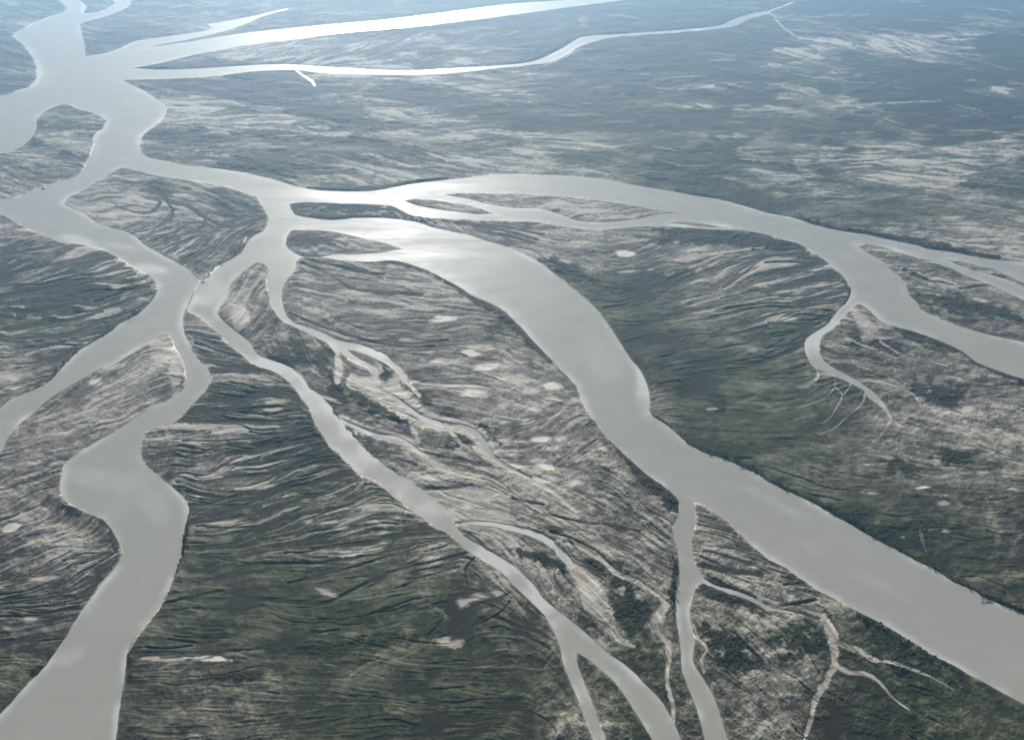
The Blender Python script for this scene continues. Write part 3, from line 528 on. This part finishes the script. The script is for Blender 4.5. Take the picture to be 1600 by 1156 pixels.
# ------------------------------------------------------------------ ground tone and relief
inl = sm(1.5, 9, sd)                                      # away from the shore
wC = sm(.5, .85, C + .08 * n_big)
LR = L1 * wC + np.tanh(LB * .8) * 1.2 * (1 - wC)
ridge = LR * C ** 1.4 * (1 - .5 * K) * sm(60, 330, V + 120)
lines = sm(.30, .03, np.abs(LR + .25 * L2)) * sm(.35, .85, C)
act = .16 + .98 * sm(.20, .52, T + .25 * C)              # smooth turf against grainy mud
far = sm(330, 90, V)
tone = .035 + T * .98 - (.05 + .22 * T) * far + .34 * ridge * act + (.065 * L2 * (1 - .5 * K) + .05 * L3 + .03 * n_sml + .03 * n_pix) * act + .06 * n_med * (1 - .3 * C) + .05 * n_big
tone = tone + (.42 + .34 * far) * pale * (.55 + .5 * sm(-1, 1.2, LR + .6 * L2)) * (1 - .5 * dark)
# thin anastomosing sand veins where the ground is pale
vein = sm(.22, .0, np.abs(n_med + .5 * L2)) * sm(.15, .5, pale + .35 * (T > .35))
tone += .14 * vein
wx_ = n_sml * 3 + n_med * 6
net = np.abs(vnoise((U + wx_) / 34, (Q + wx_) / 26, 131)); net2 = np.abs(vnoise((U - wx_) / 15, (Q + wx_) / 12, 132))
gate = sm(-.1, .9, vnoise(U / 120, Q / 120, 133)) * (1 - wC)
tone -= (.16 * sm(.07, .0, net) + .05 * sm(.10, .0, net2)) * gate * act
tone += .12 * sm(.06, .0, np.abs(vnoise((U + wx_) / 48, (Q - wx_) / 30, 134))) * sm(0, .9, vnoise(U / 140, Q / 140, 135)) * (1 - wC)
tone -= .30 * lines * act
scr = n_pix * .6 + n_sml * .55 + .35 * rng.standard_normal((NR, NC)).astype(F32)
tone = tone + K * (.12 * np.clip(scr, -2, 2))
tone = tone * (1 - .85 * dark) + .02 * dark  # scrub colour and painted bank shadow darken the tone together
tone = .37 + (tone - .36) * 1.10
tone = np.clip(tone, 0.0, .82)
tone = np.maximum(tone, (mud > .01) * (np.minimum(1, mud * 1.5) * (.73 + .075 * L2 + .05 * LR + .04 * n_med)))
paleline *= .35 + .65 * sm(-.7, .5, n_med)
tone = tone * (1 - paleline) + paleline * (.74 + .05 * n_pix)
tone = tone * (1 - pan) + pan * (.97 + .04 * L2 + .03 * n_sml)
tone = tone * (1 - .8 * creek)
rim = sm(3.2, .6, sd) * (.35 + .5 * sm(-.5, .8, n_big)) * (1 - sm(0, .6, dark))
tone = tone + rim * .25
tone = np.clip(tone, 0, 1)
green = np.clip(G + .16 * n_med + .08 * n_big + .1 * L2, 0, 1)
wet = np.clip(mud * .8 + sm(4, 0, sd) * .6 + furrow, 0, 1)

flat = np.maximum(np.maximum(mud, pan), np.maximum(paleline * .6, 0))
rag2 = 1 + .25 * n_med
hgt = 2.6 * (1 - np.exp(-np.maximum(sd, 0) / 3.5)) * rag2 + np.minimum(sd, 0) * .5
rel = (1.3 * ridge + .22 * L2 * (.4 + C) + .15 * n_sml + .3 * n_med + K * .5 * np.clip(scr, -1, 2.5))
hgt = hgt + inl * rel * (1 - .85 * flat)
hgt = hgt + inl * (dark * (1.9 + .35 * n_pix + .25 * scr))      # scrub canopy and shadow-painted bank strips stand taller
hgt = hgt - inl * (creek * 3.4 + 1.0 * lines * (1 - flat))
hgt = hgt - flat * inl * .9
hgt = np.where(sd > 0, np.maximum(hgt, .25 + .02 * sd), np.minimum(hgt, -.05))
lowbar = np.isin(lid, [i for i, l in enumerate(LAND) if l[0] in ('sandbar',)])
hgt = np.where(lowbar & (sd > 0), np.minimum(hgt, .5), hgt)
tone = np.where(lowbar, .62 + .1 * L2, tone)
hgt = hgt * SC
hgt = hgt * (1 - furrow) - 1.2 * furrow
sd = np.where(furrow > .6, np.minimum(sd, -.5), sd)

# ------------------------------------------------------------------ meshes
ou = np.array([1.25, 1.6, 2.2, 3, 4.5, 7, 11, 17, 26, 40, 60, 90, 130, 180, 250])
uf = np.concatenate([us[0] - np.cumsum(ou)[::-1], us, us[-1] + np.cumsum(ou)])
ot = np.array([1.5, 2, 3, 4, 6, 8, 10, 12, 14, 14, 12, 10])
vf = np.concatenate([vs[0] - np.cumsum(ot)[::-1], vs, vs[-1] + np.cumsum(ou[:11])])
pt = len(ot); pb = 11; pl = len(ou)
pad = lambda a: np.pad(a, ((pt, pb), (pl, pl)), mode='edge')
UF, VF = np.meshgrid(uf, vf)
GX, GY, GZ = ground(UF, VF)
fields = {'tone': pad(tone), 'green': pad(green), 'wet': pad(wet)}
HG, SD, LID, PID = pad(hgt), pad(sd), pad(lid), pad(panid)
HG[:pt] *= np.linspace(.1, 1, pt)[:, None]
R_, C_ = HG.shape
co = np.stack([GX, GY, HG], -1).reshape(-1, 3).astype(F32)
idx = np.arange(R_ * C_).reshape(R_, C_)
quads = np.stack([idx[1:, :-1], idx[1:, 1:], idx[:-1, 1:], idx[:-1, :-1]], -1).reshape(-1, 4)
sdf = SD.ravel()[quads]
best = sdf.argmax(1)
qi = quads[np.arange(len(quads)), best]
flab = LID.ravel()[qi].astype(np.int32)
fp = PID.ravel()[quads].min(1)
flab = np.where(fp >= 0, 100 + fp, flab)
flab[sdf.max(1) < -2.5] = -1

def make_mesh(name, verts, faces, attrs, mat, smooth=True):
    me = bpy.data.meshes.new(name)
    me.vertices.add(len(verts)); me.vertices.foreach_set('co', verts.ravel())
    me.loops.add(faces.size); me.loops.foreach_set('vertex_index', faces.ravel().astype(np.int32))
    me.polygons.add(len(faces)); me.polygons.foreach_set('loop_start', np.arange(0, faces.size, 4, dtype=np.int32))
    me.update(calc_edges=True)
    if smooth: me.polygons.foreach_set('use_smooth', np.ones(len(faces), bool))
    for k, a in attrs.items():
        at = me.attributes.new(k, 'FLOAT', 'POINT'); at.data.foreach_set('value', a.astype(F32))
    me.materials.append(mat)
    o = bpy.data.objects.new(name, me); bpy.context.scene.collection.objects.link(o)
    return o
def tag(o, label, cat, group=None, kind=None):
    o['label'] = label; o['category'] = cat
    if group: o['group'] = group
    if kind: o['kind'] = kind

# ------------------------------------------------------------------ materials
class NT:
    def __init__(s, name):
        s.m = bpy.data.materials.new(name); s.m.use_nodes = True; s.t = s.m.node_tree; s.t.nodes.clear()
        s.out = s.n('ShaderNodeOutputMaterial')
    def n(s, k, **kw):
        x = s.t.nodes.new(k)
        for a, b in kw.items(): setattr(x, a, b)
        return x
    def l(s, a, b): s.t.links.new(a, b)
    def math(s, op, a, b=None, c=None):
        x = s.n('ShaderNodeMath', operation=op)
        for i, v in enumerate((a, b, c)):
            if v is None: continue
            if isinstance(v, (int, float)): x.inputs[i].default_value = v
            else: s.l(v, x.inputs[i])
        return x.outputs[0]
    def noise(s, vec, scale, detail=4, rough=.6):
        x = s.n('ShaderNodeTexNoise'); x.inputs['Scale'].default_value = scale; x.inputs['Detail'].default_value = detail
        x.inputs['Roughness'].default_value = rough; s.l(vec, x.inputs['Vector']); return x.outputs['Fac']
    def ramp(s, fac, stops):
        x = s.n('ShaderNodeValToRGB'); cr = x.color_ramp
        while len(cr.elements) < len(stops): cr.elements.new(.5)
        for e, (p, c) in zip(cr.elements, stops): e.position = p; e.color = (*c, 1)
        s.l(fac, x.inputs[0]); return x.outputs[0]

def ground_mat():
    k = NT('marsh_ground'); pos = k.n('ShaderNodeNewGeometry').outputs['Position']
    A = lambda n: k.n('ShaderNodeAttribute', attribute_name=n).outputs['Fac']
    t, g, w = A('tone'), A('green'), A('wet')
    n1 = k.noise(pos, .35, 5, .65); n2 = k.noise(pos, .045, 4, .6)
    tt = k.math('ADD', t, k.math('MULTIPLY', k.math('SUBTRACT', n1, .5), .16))
    tt = k.math('ADD', tt, k.math('MULTIPLY', k.math('SUBTRACT', n2, .5), .12))
    ca = k.ramp(tt, [(0, (.015, .021, .012)), (.18, (.029, .038, .019)), (.38, (.078, .083, .048)), (.62, (.195, .182, .143)), (.82, (.36, .335, .27)), (1, (.62, .58, .50))])
    cb = k.ramp(tt, [(0, (.020, .019, .016)), (.18, (.043, .038, .031)), (.38, (.112, .098, .084)), (.62, (.21, .188, .16)), (.82, (.38, .345, .29)), (1, (.64, .60, .53))])
    mx = k.n('ShaderNodeMix', data_type='RGBA'); k.l(g, mx.inputs[0]); k.l(cb, mx.inputs[6]); k.l(ca, mx.inputs[7])
    b = k.n('ShaderNodeBsdfPrincipled'); k.l(mx.outputs[2], b.inputs['Base Color'])
    k.l(k.math('SUBTRACT', .92, k.math('MULTIPLY', w, .35)), b.inputs['Roughness'])
    b.inputs['Specular IOR Level'].default_value = .075
    bp = k.n('ShaderNodeBump'); bp.inputs['Strength'].default_value = .6; bp.inputs['Distance'].default_value = 1.2
    k.l(n1, bp.inputs['Height']); k.l(bp.outputs[0], b.inputs['Normal'])
    k.l(b.outputs[0], k.out.inputs[0]); return k.m

def water_mat():
    k = NT('silty_water'); pos = k.n('ShaderNodeNewGeometry').outputs['Position']
    A = lambda n: k.n('ShaderNodeAttribute', attribute_name=n).outputs['Fac']
    silt, rip = A('silt'), A('ripple')
    n2 = k.noise(pos, .004, 4, .55)
    n4 = k.noise(pos, .016, 5, .6)
    s = k.math('ADD', silt, k.math('ADD', k.math('MULTIPLY', k.math('SUBTRACT', n2, .46), .75), k.math('MULTIPLY', k.math('SUBTRACT', n4, .5), .25)))
    col = k.ramp(s, [(0, (.285, .280, .242)), (.45, (.34, .335, .295)), (1, (.48, .47, .43))])
    df = k.n('ShaderNodeBsdfDiffuse'); k.l(col, df.inputs['Color'])
    b = k.n('ShaderNodeBsdfGlossy'); b.inputs['Color'].default_value = (.95, .97, 1, 1); mxs = k.n('ShaderNodeMixShader'); fr = k.n('ShaderNodeFresnel'); fr.inputs['IOR'].default_value = 1.33
    k.l(k.math('MULTIPLY', fr.outputs[0], .15), mxs.inputs[0])
    m2 = k.n('ShaderNodeMapping'); m2.inputs['Scale'].default_value = (.0016, .006, 1); k.l(pos, m2.inputs[0])
    k.l(k.math('ADD', .20, k.math('MULTIPLY', k.noise(m2.outputs[0], 1.0, 7, .72), .55)), b.inputs['Roughness'])
    mp = k.n('ShaderNodeMapping'); mp.inputs['Scale'].default_value = (.9, 1.8, 1); k.l(pos, mp.inputs[0])
    n3 = k.noise(mp.outputs[0], .12, 4, .6)
    bp = k.n('ShaderNodeBump'); bp.inputs['Distance'].default_value = 1.0
    k.l(k.math('ADD', .02, rip), bp.inputs['Strength']); k.l(n3, bp.inputs['Height']); k.l(bp.outputs[0], b.inputs['Normal'])
    k.l(df.outputs[0], mxs.inputs[1]); k.l(b.outputs[0], mxs.inputs[2]); k.l(mxs.outputs[0], k.out.inputs[0]); return k.m
def plain_mat(name, c1, c2, sc, rough=.9):
    k = NT(name); pos = k.n('ShaderNodeNewGeometry').outputs['Position']
    b = k.n('ShaderNodeBsdfPrincipled'); k.l(k.ramp(k.noise(pos, sc, 4), [(.3, c1), (.7, c2)]), b.inputs['Base Color'])
    b.inputs['Roughness'].default_value = rough; k.l(b.outputs[0], k.out.inputs[0]); return k.m
MG, MW = ground_mat(), water_mat()
M_LEAF = plain_mat('scrub_leaf', (.022, .035, .018), (.055, .075, .035), .8)
M_BARK = plain_mat('bark', (.07, .055, .045), (.13, .11, .09), 2)

remap = np.full(R_ * C_, -1, np.int64)
for lab in sorted(set(flab.tolist()) - {-1}):
    f = quads[flab == lab]
    u_, inv = np.unique(f, return_inverse=True)
    inv = inv.reshape(f.shape)
    at = {k: a.ravel()[u_] for k, a in fields.items()}
    if lab >= 100:
        o = make_mesh('salt_pan', co[u_], inv, at, MG)
        tag(o, PANS[lab - 100][5], 'salt pan', 'dried pale pans in the marsh', 'structure')
    else:
        nm, lb, ct, _ = LAND[lab]
        o = make_mesh(nm, co[u_], inv, at, MG); tag(o, lb, ct, None, 'structure')

# water: one flat sheet, cut into its channels where they part
RIV = [('wide pale junction of channels in the top left of the delta', 'river', '100,60 130,110 20,180 -80,210 110,130 200,150 200,200 70,20 -200,220 180,230 105,-30 105,-150'),
 ('narrow channel leaving the top left corner junction upward', 'river channel', '165,23 195,8 190,-40 190,-150'),
 ('straight bright channel running to the top edge', 'river channel', '220,90 300,76 400,60 500,50 600,40 700,26 800,14 900,4 1200,-40 1400,-70 1800,-100'),
 ('thin bright channel bending across the far plain', 'river channel', '250,117 320,114 400,107 500,109 600,113 700,110 800,102 870,90 910,68 1000,54 1100,45 1180,24 1300,15'),
 ('winding left channel passing both left bends', 'river channel', '130,290 60,320 20,325 120,350 200,385 250,420 270,450 265,490 250,510 -100,323 200,530 130,570 70,615 0,670 -100,720 160,250'),
 ('lower left river swelling between tan island and ribbed marsh', 'river', '283,530 305,570 310,600 280,630 220,665 170,700 150,740 200,770 240,820 240,860 210,920 170,980 130,1050 110,1150 60,1300'),
 ('bright fork where three channels part at the centre left', 'river channel', '300,270 370,280 420,300 440,330 430,370 400,400 380,390 480,305 480,350'),
 ('shallow pool and slim middle channel running to the bottom edge', 'river channel', '340,450 320,475 340,500 400,560 450,585 490,620 510,660 560,710 610,750 650,780 700,820 760,870 820,920 870,970 900,1000 890,1060 970,1060 1000,1200 940,1250 760,820 850,845'),
 ('short narrow channel ending among the braided silt beds', 'river channel', '440,420 430,450 435,480 470,512 520,535 560,545 610,565 640,600 580,575'),
 ('widest river sweeping from the centre down to the lower right corner', 'river', '550,350 620,360 700,390 800,440 870,500 920,570 960,640 1010,700 1080,760 1150,780 1250,850 1350,900 1450,950 1550,1010 1650,1070 1800,1150 2100,1300 570,403'),
 ('narrow side channel dropping from the widest river to the bottom edge', 'river channel', '1075,800 1070,840 1075,880 1078,910 1068,960 1073,1010 1082,1060 1110,1150 1140,1300 1150,927 1200,950'),
 ('arched river curving over the inner marsh to the right edge', 'river', '560,305 650,292 750,288 850,290 950,300 1050,315 1150,340 1250,370 1320,410 1370,450 1400,490 1480,520 1560,555 1650,590 1800,640 2000,700'),
 ('side arm of the arched river below the long pale island', 'river channel', '640,325 720,337 800,336 860,345 930,353 1000,347 640,305 700,308'),
 ('twin narrow channels splitting toward the right edge', 'river channel', '1420,392 1480,402 1560,414 1600,425 1750,470 1500,425 1560,440 1600,455 1760,510 2000,550'),
 ('pale finger creek ending in bare mud branches', 'river channel', '1300,500 1275,520 1268,550 1300,575 1350,605 1380,638')]
ws_ = 4
wu = np.concatenate([[-900, -700, -500, -350, -240, -160], np.arange(-110, 1711, ws_), [1760, 1840, 1950, 2100, 2300, 2500]])
wv = np.concatenate([[-136, -130, -120, -110, -95, -80, -66, -54], np.arange(-44, 1205, ws_), [1230, 1265, 1310, 1380, 1480, 1560]])
WU, WV = np.meshgrid(wu.astype(F32), wv.astype(F32))
wx, wy, _ = ground(WU.astype(float), WV.astype(float))
silt, ripple = np.zeros_like(WU), np.zeros_like(WU)
def wblob(F_, x, y, rx, ry, a, amp):
    ca, sa = math.cos(math.radians(a)), math.sin(math.radians(a))
    dx, dy = WU - x, WV - y
    e = np.hypot((dx * ca + dy * sa) / rx, (-dx * sa + dy * ca) / ry)
    F_[:] = np.maximum(F_, amp * (1 - sm(.4, 1.3, e)))
for b in '''720,445,110,10,28,.55;700,430,60,8,20,.5;1005,620,14,40,-10,.7;870,415,60,10,40,.4;1100,790,60,8,28,.35;160,750,60,18,10,.5;240,790,50,20,60,.35;120,375,34,8,10,.9;190,385,30,5,10,.5;240,420,32,8,10,.9;330,455,26,20,-50,.6
 320,470,18,10,0,.6;560,700,60,30,50,.6;500,620,60,24,55,.7;430,575,50,12,20,.7;650,780,60,24,40,.8;760,860,60,20,40,.7;850,950,50,20,50,.6;1350,900,120,10,28,.2;1100,352,60,6,3,.9;600,400,60,4,3,.6;1300,545,50,40,0,.5;1350,600,50,16,30,.6
 560,550,70,16,15,.9;10,690,60,30,-30,.4;1410,395,60,8,14,.4;1200,780,60,8,27,.4;780,830,90,20,10,.8;60,120,30,20,0,.3;940,560,60,30,60,.25;640,350,90,6,6,.3;740,330,60,4,10,.5;110,1025,30,14,-30,.6'''.replace('\n', ';').split(';'):
    wblob(silt, *[float(t) for t in b.split(',')])
wblob(ripple, 150, 1045, 30, 30, 0, .8); wblob(ripple, 118, 1022, 18, 12, 0, .4); wblob(ripple, 150, 1085, 50, 40, 0, .3)
wn = fbm(WU, WV * 1.5, 60, 3, 97)
rr_ = np.clip(np.round((WV - V0) / DV), 0, NR - 1).astype(int); cc_ = np.clip(np.round((WU - U0) / DU), 0, NC - 1).astype(int)
shore = sm(-16, -1, sd[rr_, cc_])
silt = np.clip(silt * (.9 + .25 * wn) + shore * .55 * np.clip(.7 + .6 * wn, 0, 1.5), 0, 1)
bd = np.full(WU.shape, 1e9); bl = np.zeros(WU.shape, np.int32)
for i, (_, _, s) in enumerate(RIV):
    pp = P(s)
    for x, y in pp:
        d = (WU - x) ** 2 + ((WV - y) * 1.6) ** 2
        m = d < bd; bd[m] = d[m]; bl[m] = i
wi = np.arange(WU.size).reshape(WU.shape)
wq = np.stack([wi[1:, :-1], wi[1:, 1:], wi[:-1, 1:], wi[:-1, :-1]], -1).reshape(-1, 4)
wl = bl[:-1, :-1].ravel()
wco = np.stack([wx, wy, np.zeros_like(wx)], -1).reshape(-1, 3).astype(F32)
for i, (lb, ct, _) in enumerate(RIV):
    f = wq[wl == i]; u_, inv = np.unique(f, return_inverse=True)
    o = make_mesh('river_water', wco[u_], inv.reshape(f.shape), {'silt': silt.ravel()[u_], 'ripple': ripple.ravel()[u_]}, MW)
    tag(o, lb, ct, None, 'structure')

# ------------------------------------------------------------------ scrub along the banks
def hsample(u, v):
    c = int(np.clip(round((u - U0) / DU), 0, NC - 1)); r = int(np.clip(round((v - V0) / DV), 0, NR - 1))
    return float(hgt[r, c]), float(sd[r, c])
def shrub_mesh(seed):
    rr = random.Random(seed); vt, fc, mi = [], [], []
    for k in range(6):                                   # stem
        a = k * math.pi / 3; vt += [(.35 * math.cos(a), .35 * math.sin(a), -1), (.2 * math.cos(a), .2 * math.sin(a), 3.2)]
    for k in range(6):
        j = (k + 1) % 6; fc.append((2*k, 2*j, 2*j+1, 2*k+1)); mi.append(1)
    lobes = [(rr.uniform(-2.2, 2.2), rr.uniform(-2.2, 2.2), rr.uniform(2.6, 5.2), rr.uniform(1.4, 2.4)) for _ in range(6)]
    for k in range(230):
        x, y, z, r = rr.choice(lobes)
        d = np.array([rr.gauss(0, 1) for _ in range(3)]); d /= np.linalg.norm(d); r *= rr.uniform(.6, 1.05)
        c = np.array([x, y, z]) + d * r * np.array([1.1, 1.1, .8])
        t1 = np.cross(d, [rr.uniform(-1, 1), rr.uniform(-1, 1), 1]); t1 /= np.linalg.norm(t1); t2 = np.cross(d, t1) + d * rr.uniform(-.4, .4)
        s = rr.uniform(.35, .75); b = len(vt)
        for p, q in ((-1, -1), (1, -1), (1, 1), (-1, 1)): vt.append(tuple(c + t1 * p * s + t2 * q * s * .8))
        fc.append((b, b+1, b+2, b+3)); mi.append(0)
    me = bpy.data.meshes.new('shrub'); me.from_pydata(vt, [], fc); me.materials.append(M_LEAF); me.materials.append(M_BARK)
    me.polygons.foreach_set('material_index', mi); me.update(); return me
SH = [shrub_mesh(s) for s in range(5)]
BANKS = [('dark rounded shrub in the row on the far bank of the widest river', 'shrubs lining the far bank of the widest river',
          '1036,659 1060,680 1090,702 1125,713 1175,735 1225,762 1282,790 1330,817 1387,849 1440,877 1487,903 1540,930 1600,957', 90, 7),
         ('dark tree in the thick clump along the upper bank of the arched river', 'trees on the upper bank of the arched river', '1240,339 1300,356 1350,364 1395,374 1425,380 1450,386 1475,391 1500,395 1540,402', 45, 6),
         ('dark shrub on the point between the left channel and the shallow pool', 'shrubs on the point by the shallow pool', '316,440 325,429 345,415 360,404 374,392 382,383', 22, 6),
         ('dark shrub on the steep left bank of the lower left river bend', 'shrubs by the lower left river', '286,850 287,830 291,812 285,868 276,895', 16, 5),
         ('dark shrub fringing the lower right bank of the ribbed left marsh', 'shrubs fringing the ribbed left marsh', '84,588 100,570 118,553 145,534 175,515 200,499 232,474', 26, 5),
         ('low bush on the near bank of the widest river at lower right', 'bushes on the near bank of the widest river', '1340,962 1375,980 1410,1000 1450,1025 1500,1052', 28, 9),
         ('dark bush on the bank beside the narrow side channel', 'bushes beside the narrow side channel', '1050,870 1054,900 1052,930 1050,965', 16, 8)]
for lb, gp, s, n, wd in BANKS:
    p = catmull(P(s), False, 4.0)
    made = 0; tries = 0
    while made < n and tries < n * 12:
        tries += 1
        i = random.randrange(len(p) - 1); t = random.random(); q = p[i] * (1 - t) + p[i + 1] * t
        u = q[0] + random.gauss(0, wd * .5); v = q[1] + random.gauss(0, wd * .35)
        h, s_ = hsample(u, v)
        if s_ < 1.0: continue
        o = bpy.data.objects.new('shrub', random.choice(SH)); bpy.context.scene.collection.objects.link(o)
        x, y, z = ground(u, v); k = random.uniform(.55, 1.15) * (1 + .35 * max(0, z / 2400 - 1))
        o.location = (x, y, h - .3); o.scale = (k * random.uniform(.9, 1.3), k, k * random.uniform(.7, 1.1)); o.rotation_euler = (0, 0, random.uniform(0, 6.28))
        tag(o, lb, 'shrub', gp); made += 1

# driftwood snag in the wide river and a rock in the left channel
def tube(path, rad, seg=8):
    vt, fc = [], []
    path = [np.array(p, float) for p in path]
    for i, p in enumerate(path):
        d = path[min(i + 1, len(path) - 1)] - path[max(i - 1, 0)]; d /= np.linalg.norm(d)
        a = np.cross(d, [0, 0, 1.0]) if abs(d[2]) < .9 else np.cross(d, [1.0, 0, 0]); a /= np.linalg.norm(a); b = np.cross(d, a)
        for k in range(seg): vt.append(tuple(p + rad[i] * (a * math.cos(6.283 * k / seg) + b * math.sin(6.283 * k / seg))))
    for i in range(len(path) - 1):
        for k in range(seg):
            j = (k + 1) % seg; fc.append((i*seg+k, i*seg+j, (i+1)*seg+j, (i+1)*seg+k))
    fc.append(tuple(range(seg))); fc.append(tuple(range((len(path)-1)*seg, len(path)*seg)))
    return vt, fc
def join(parts):
    vt, fc = [], []
    for v, f in parts:
        b = len(vt); vt += v; fc += [tuple(i + b for i in q) for q in f]
    return vt, fc
x, y, _ = ground(1535, 941); x2, y2, _ = ground(1556, 940)
L = x2 - x
vt, fc = join([tube([(0, 0, -1), (L*.3, .6, .6), (L*.65, 0, .9), (L, 1.5, -.4)], [1.0, .8, .6, .3]), tube([(0, 0, 0), (-1.2, 1, 3), (-.5, 1.4, 6)], [.8, .5, .2]),
               tube([(0, 0, 0), (1.5, 3, 2.5), (3.5, 4.5, 5)], [.6, .4, .15]), tube([(-1, 0, 0), (-2.6, -2, 1.2), (-3, -6, -.4)], [.6, .4, .2]), tube([(L*.5, 0, .8), (L*.6, 2, 2.5)], [.4, .12])])
me = bpy.data.meshes.new('driftwood'); me.from_pydata(vt, [], fc); me.materials.append(plain_mat('wet_wood', (.03, .027, .022), (.07, .06, .05), 1)); me.update()
o = bpy.data.objects.new('driftwood', me); bpy.context.scene.collection.objects.link(o); o.location = (x, y, 0)
tag(o, 'dark fallen tree snag lying in the wide river by its right bank', 'driftwood')
x, y, _ = ground(67.5, 295.5)
import bmesh
bm = bmesh.new(); bmesh.ops.create_icosphere(bm, subdivisions=3, radius=7)
for v_ in bm.verts:
    n_ = math.sin(v_.co.x * .9) * math.cos(v_.co.y * .7 + 1) * .9 + math.sin(v_.co.z * 1.3 + v_.co.x) * .6
    v_.co *= 1 + n_ * .12; v_.co.z *= .7; v_.co.x *= 1.3
me = bpy.data.meshes.new('rock'); bm.to_mesh(me); bm.free(); me.materials.append(plain_mat('dark_rock', (.03, .03, .03), (.07, .065, .06), .4))
o = bpy.data.objects.new('rock', me); bpy.context.scene.collection.objects.link(o); o.location = (x, y, 1)
tag(o, 'small dark rock standing in the winding left channel', 'rock')

# ------------------------------------------------------------------ haze
HZ = 1.9e-5
bpy.ops.mesh.primitive_cube_add(size=1); hz = bpy.context.object; hz.name = 'haze'
ymax = float(GY.max()) + 500; xm = float(np.abs(GX).max()) + 500; top = H + 40
hz.scale = (2 * xm, ymax + 4000, top + 12); hz.location = (0, (ymax - 4000) / 2, (top - 12) / 2)
k = NT('haze_air'); pv = k.n('ShaderNodeVolumePrincipled'); pv.inputs['Density'].default_value = HZ
pv.inputs['Color'].default_value = (.29, .60, 1, 1); pv.inputs['Anisotropy'].default_value = .45
k.l(pv.outputs[0], k.out.inputs['Volume']); hz.data.materials.append(k.m)
tag(hz, 'thin blue haze filling the air over the whole delta', 'haze', None, 'stuff')

# ------------------------------------------------------------------ light and camera
sc = bpy.context.scene
SUN_EL, SUN_AZ = math.radians(18), math.radians(-8)      # azimuth from +Y, negative to the left
w = bpy.data.worlds.new('World'); sc.world = w; w.use_nodes = True
nt = w.node_tree; sky = nt.nodes.new('ShaderNodeTexSky'); sky.sky_type = 'NISHITA'; sky.sun_disc = False
sky.sun_elevation = SUN_EL; sky.sun_rotation = SUN_AZ; sky.air_density = 1.0; sky.dust_density = 3.0; sky.altitude = 0
nt.links.new(sky.outputs[0], nt.nodes['Background'].inputs[0]); nt.nodes['Background'].inputs[1].default_value = .12
sl = bpy.data.lights.new('sun', 'SUN'); sl.energy = 4.2; sl.angle = math.radians(.5); sl.color = (1, .95, .87)
so = bpy.data.objects.new('sun', sl); sc.collection.objects.link(so)
from mathutils import Vector
d = Vector((math.sin(SUN_AZ) * math.cos(SUN_EL), math.cos(SUN_AZ) * math.cos(SUN_EL), math.sin(SUN_EL)))
so.rotation_euler = d.to_track_quat('Z', 'Y').to_euler()
cam = bpy.data.cameras.new('camera'); cam.sensor_width = 36; cam.lens = 36 * FOC / 1600; cam.clip_start = 1; cam.clip_end = 500000
co_ = bpy.data.objects.new('camera', cam); sc.collection.objects.link(co_)
co_.location = (0, 0, H); co_.rotation_euler = (math.pi / 2 - TH, 0, 0); sc.camera = co_
sc.view_settings.view_transform = 'Standard'; sc.view_settings.look = 'None'; sc.view_settings.exposure = .6; sc.view_settings.gamma = 1
sc.cycles.volume_bounces = 1; sc.cycles.use_denoising = True
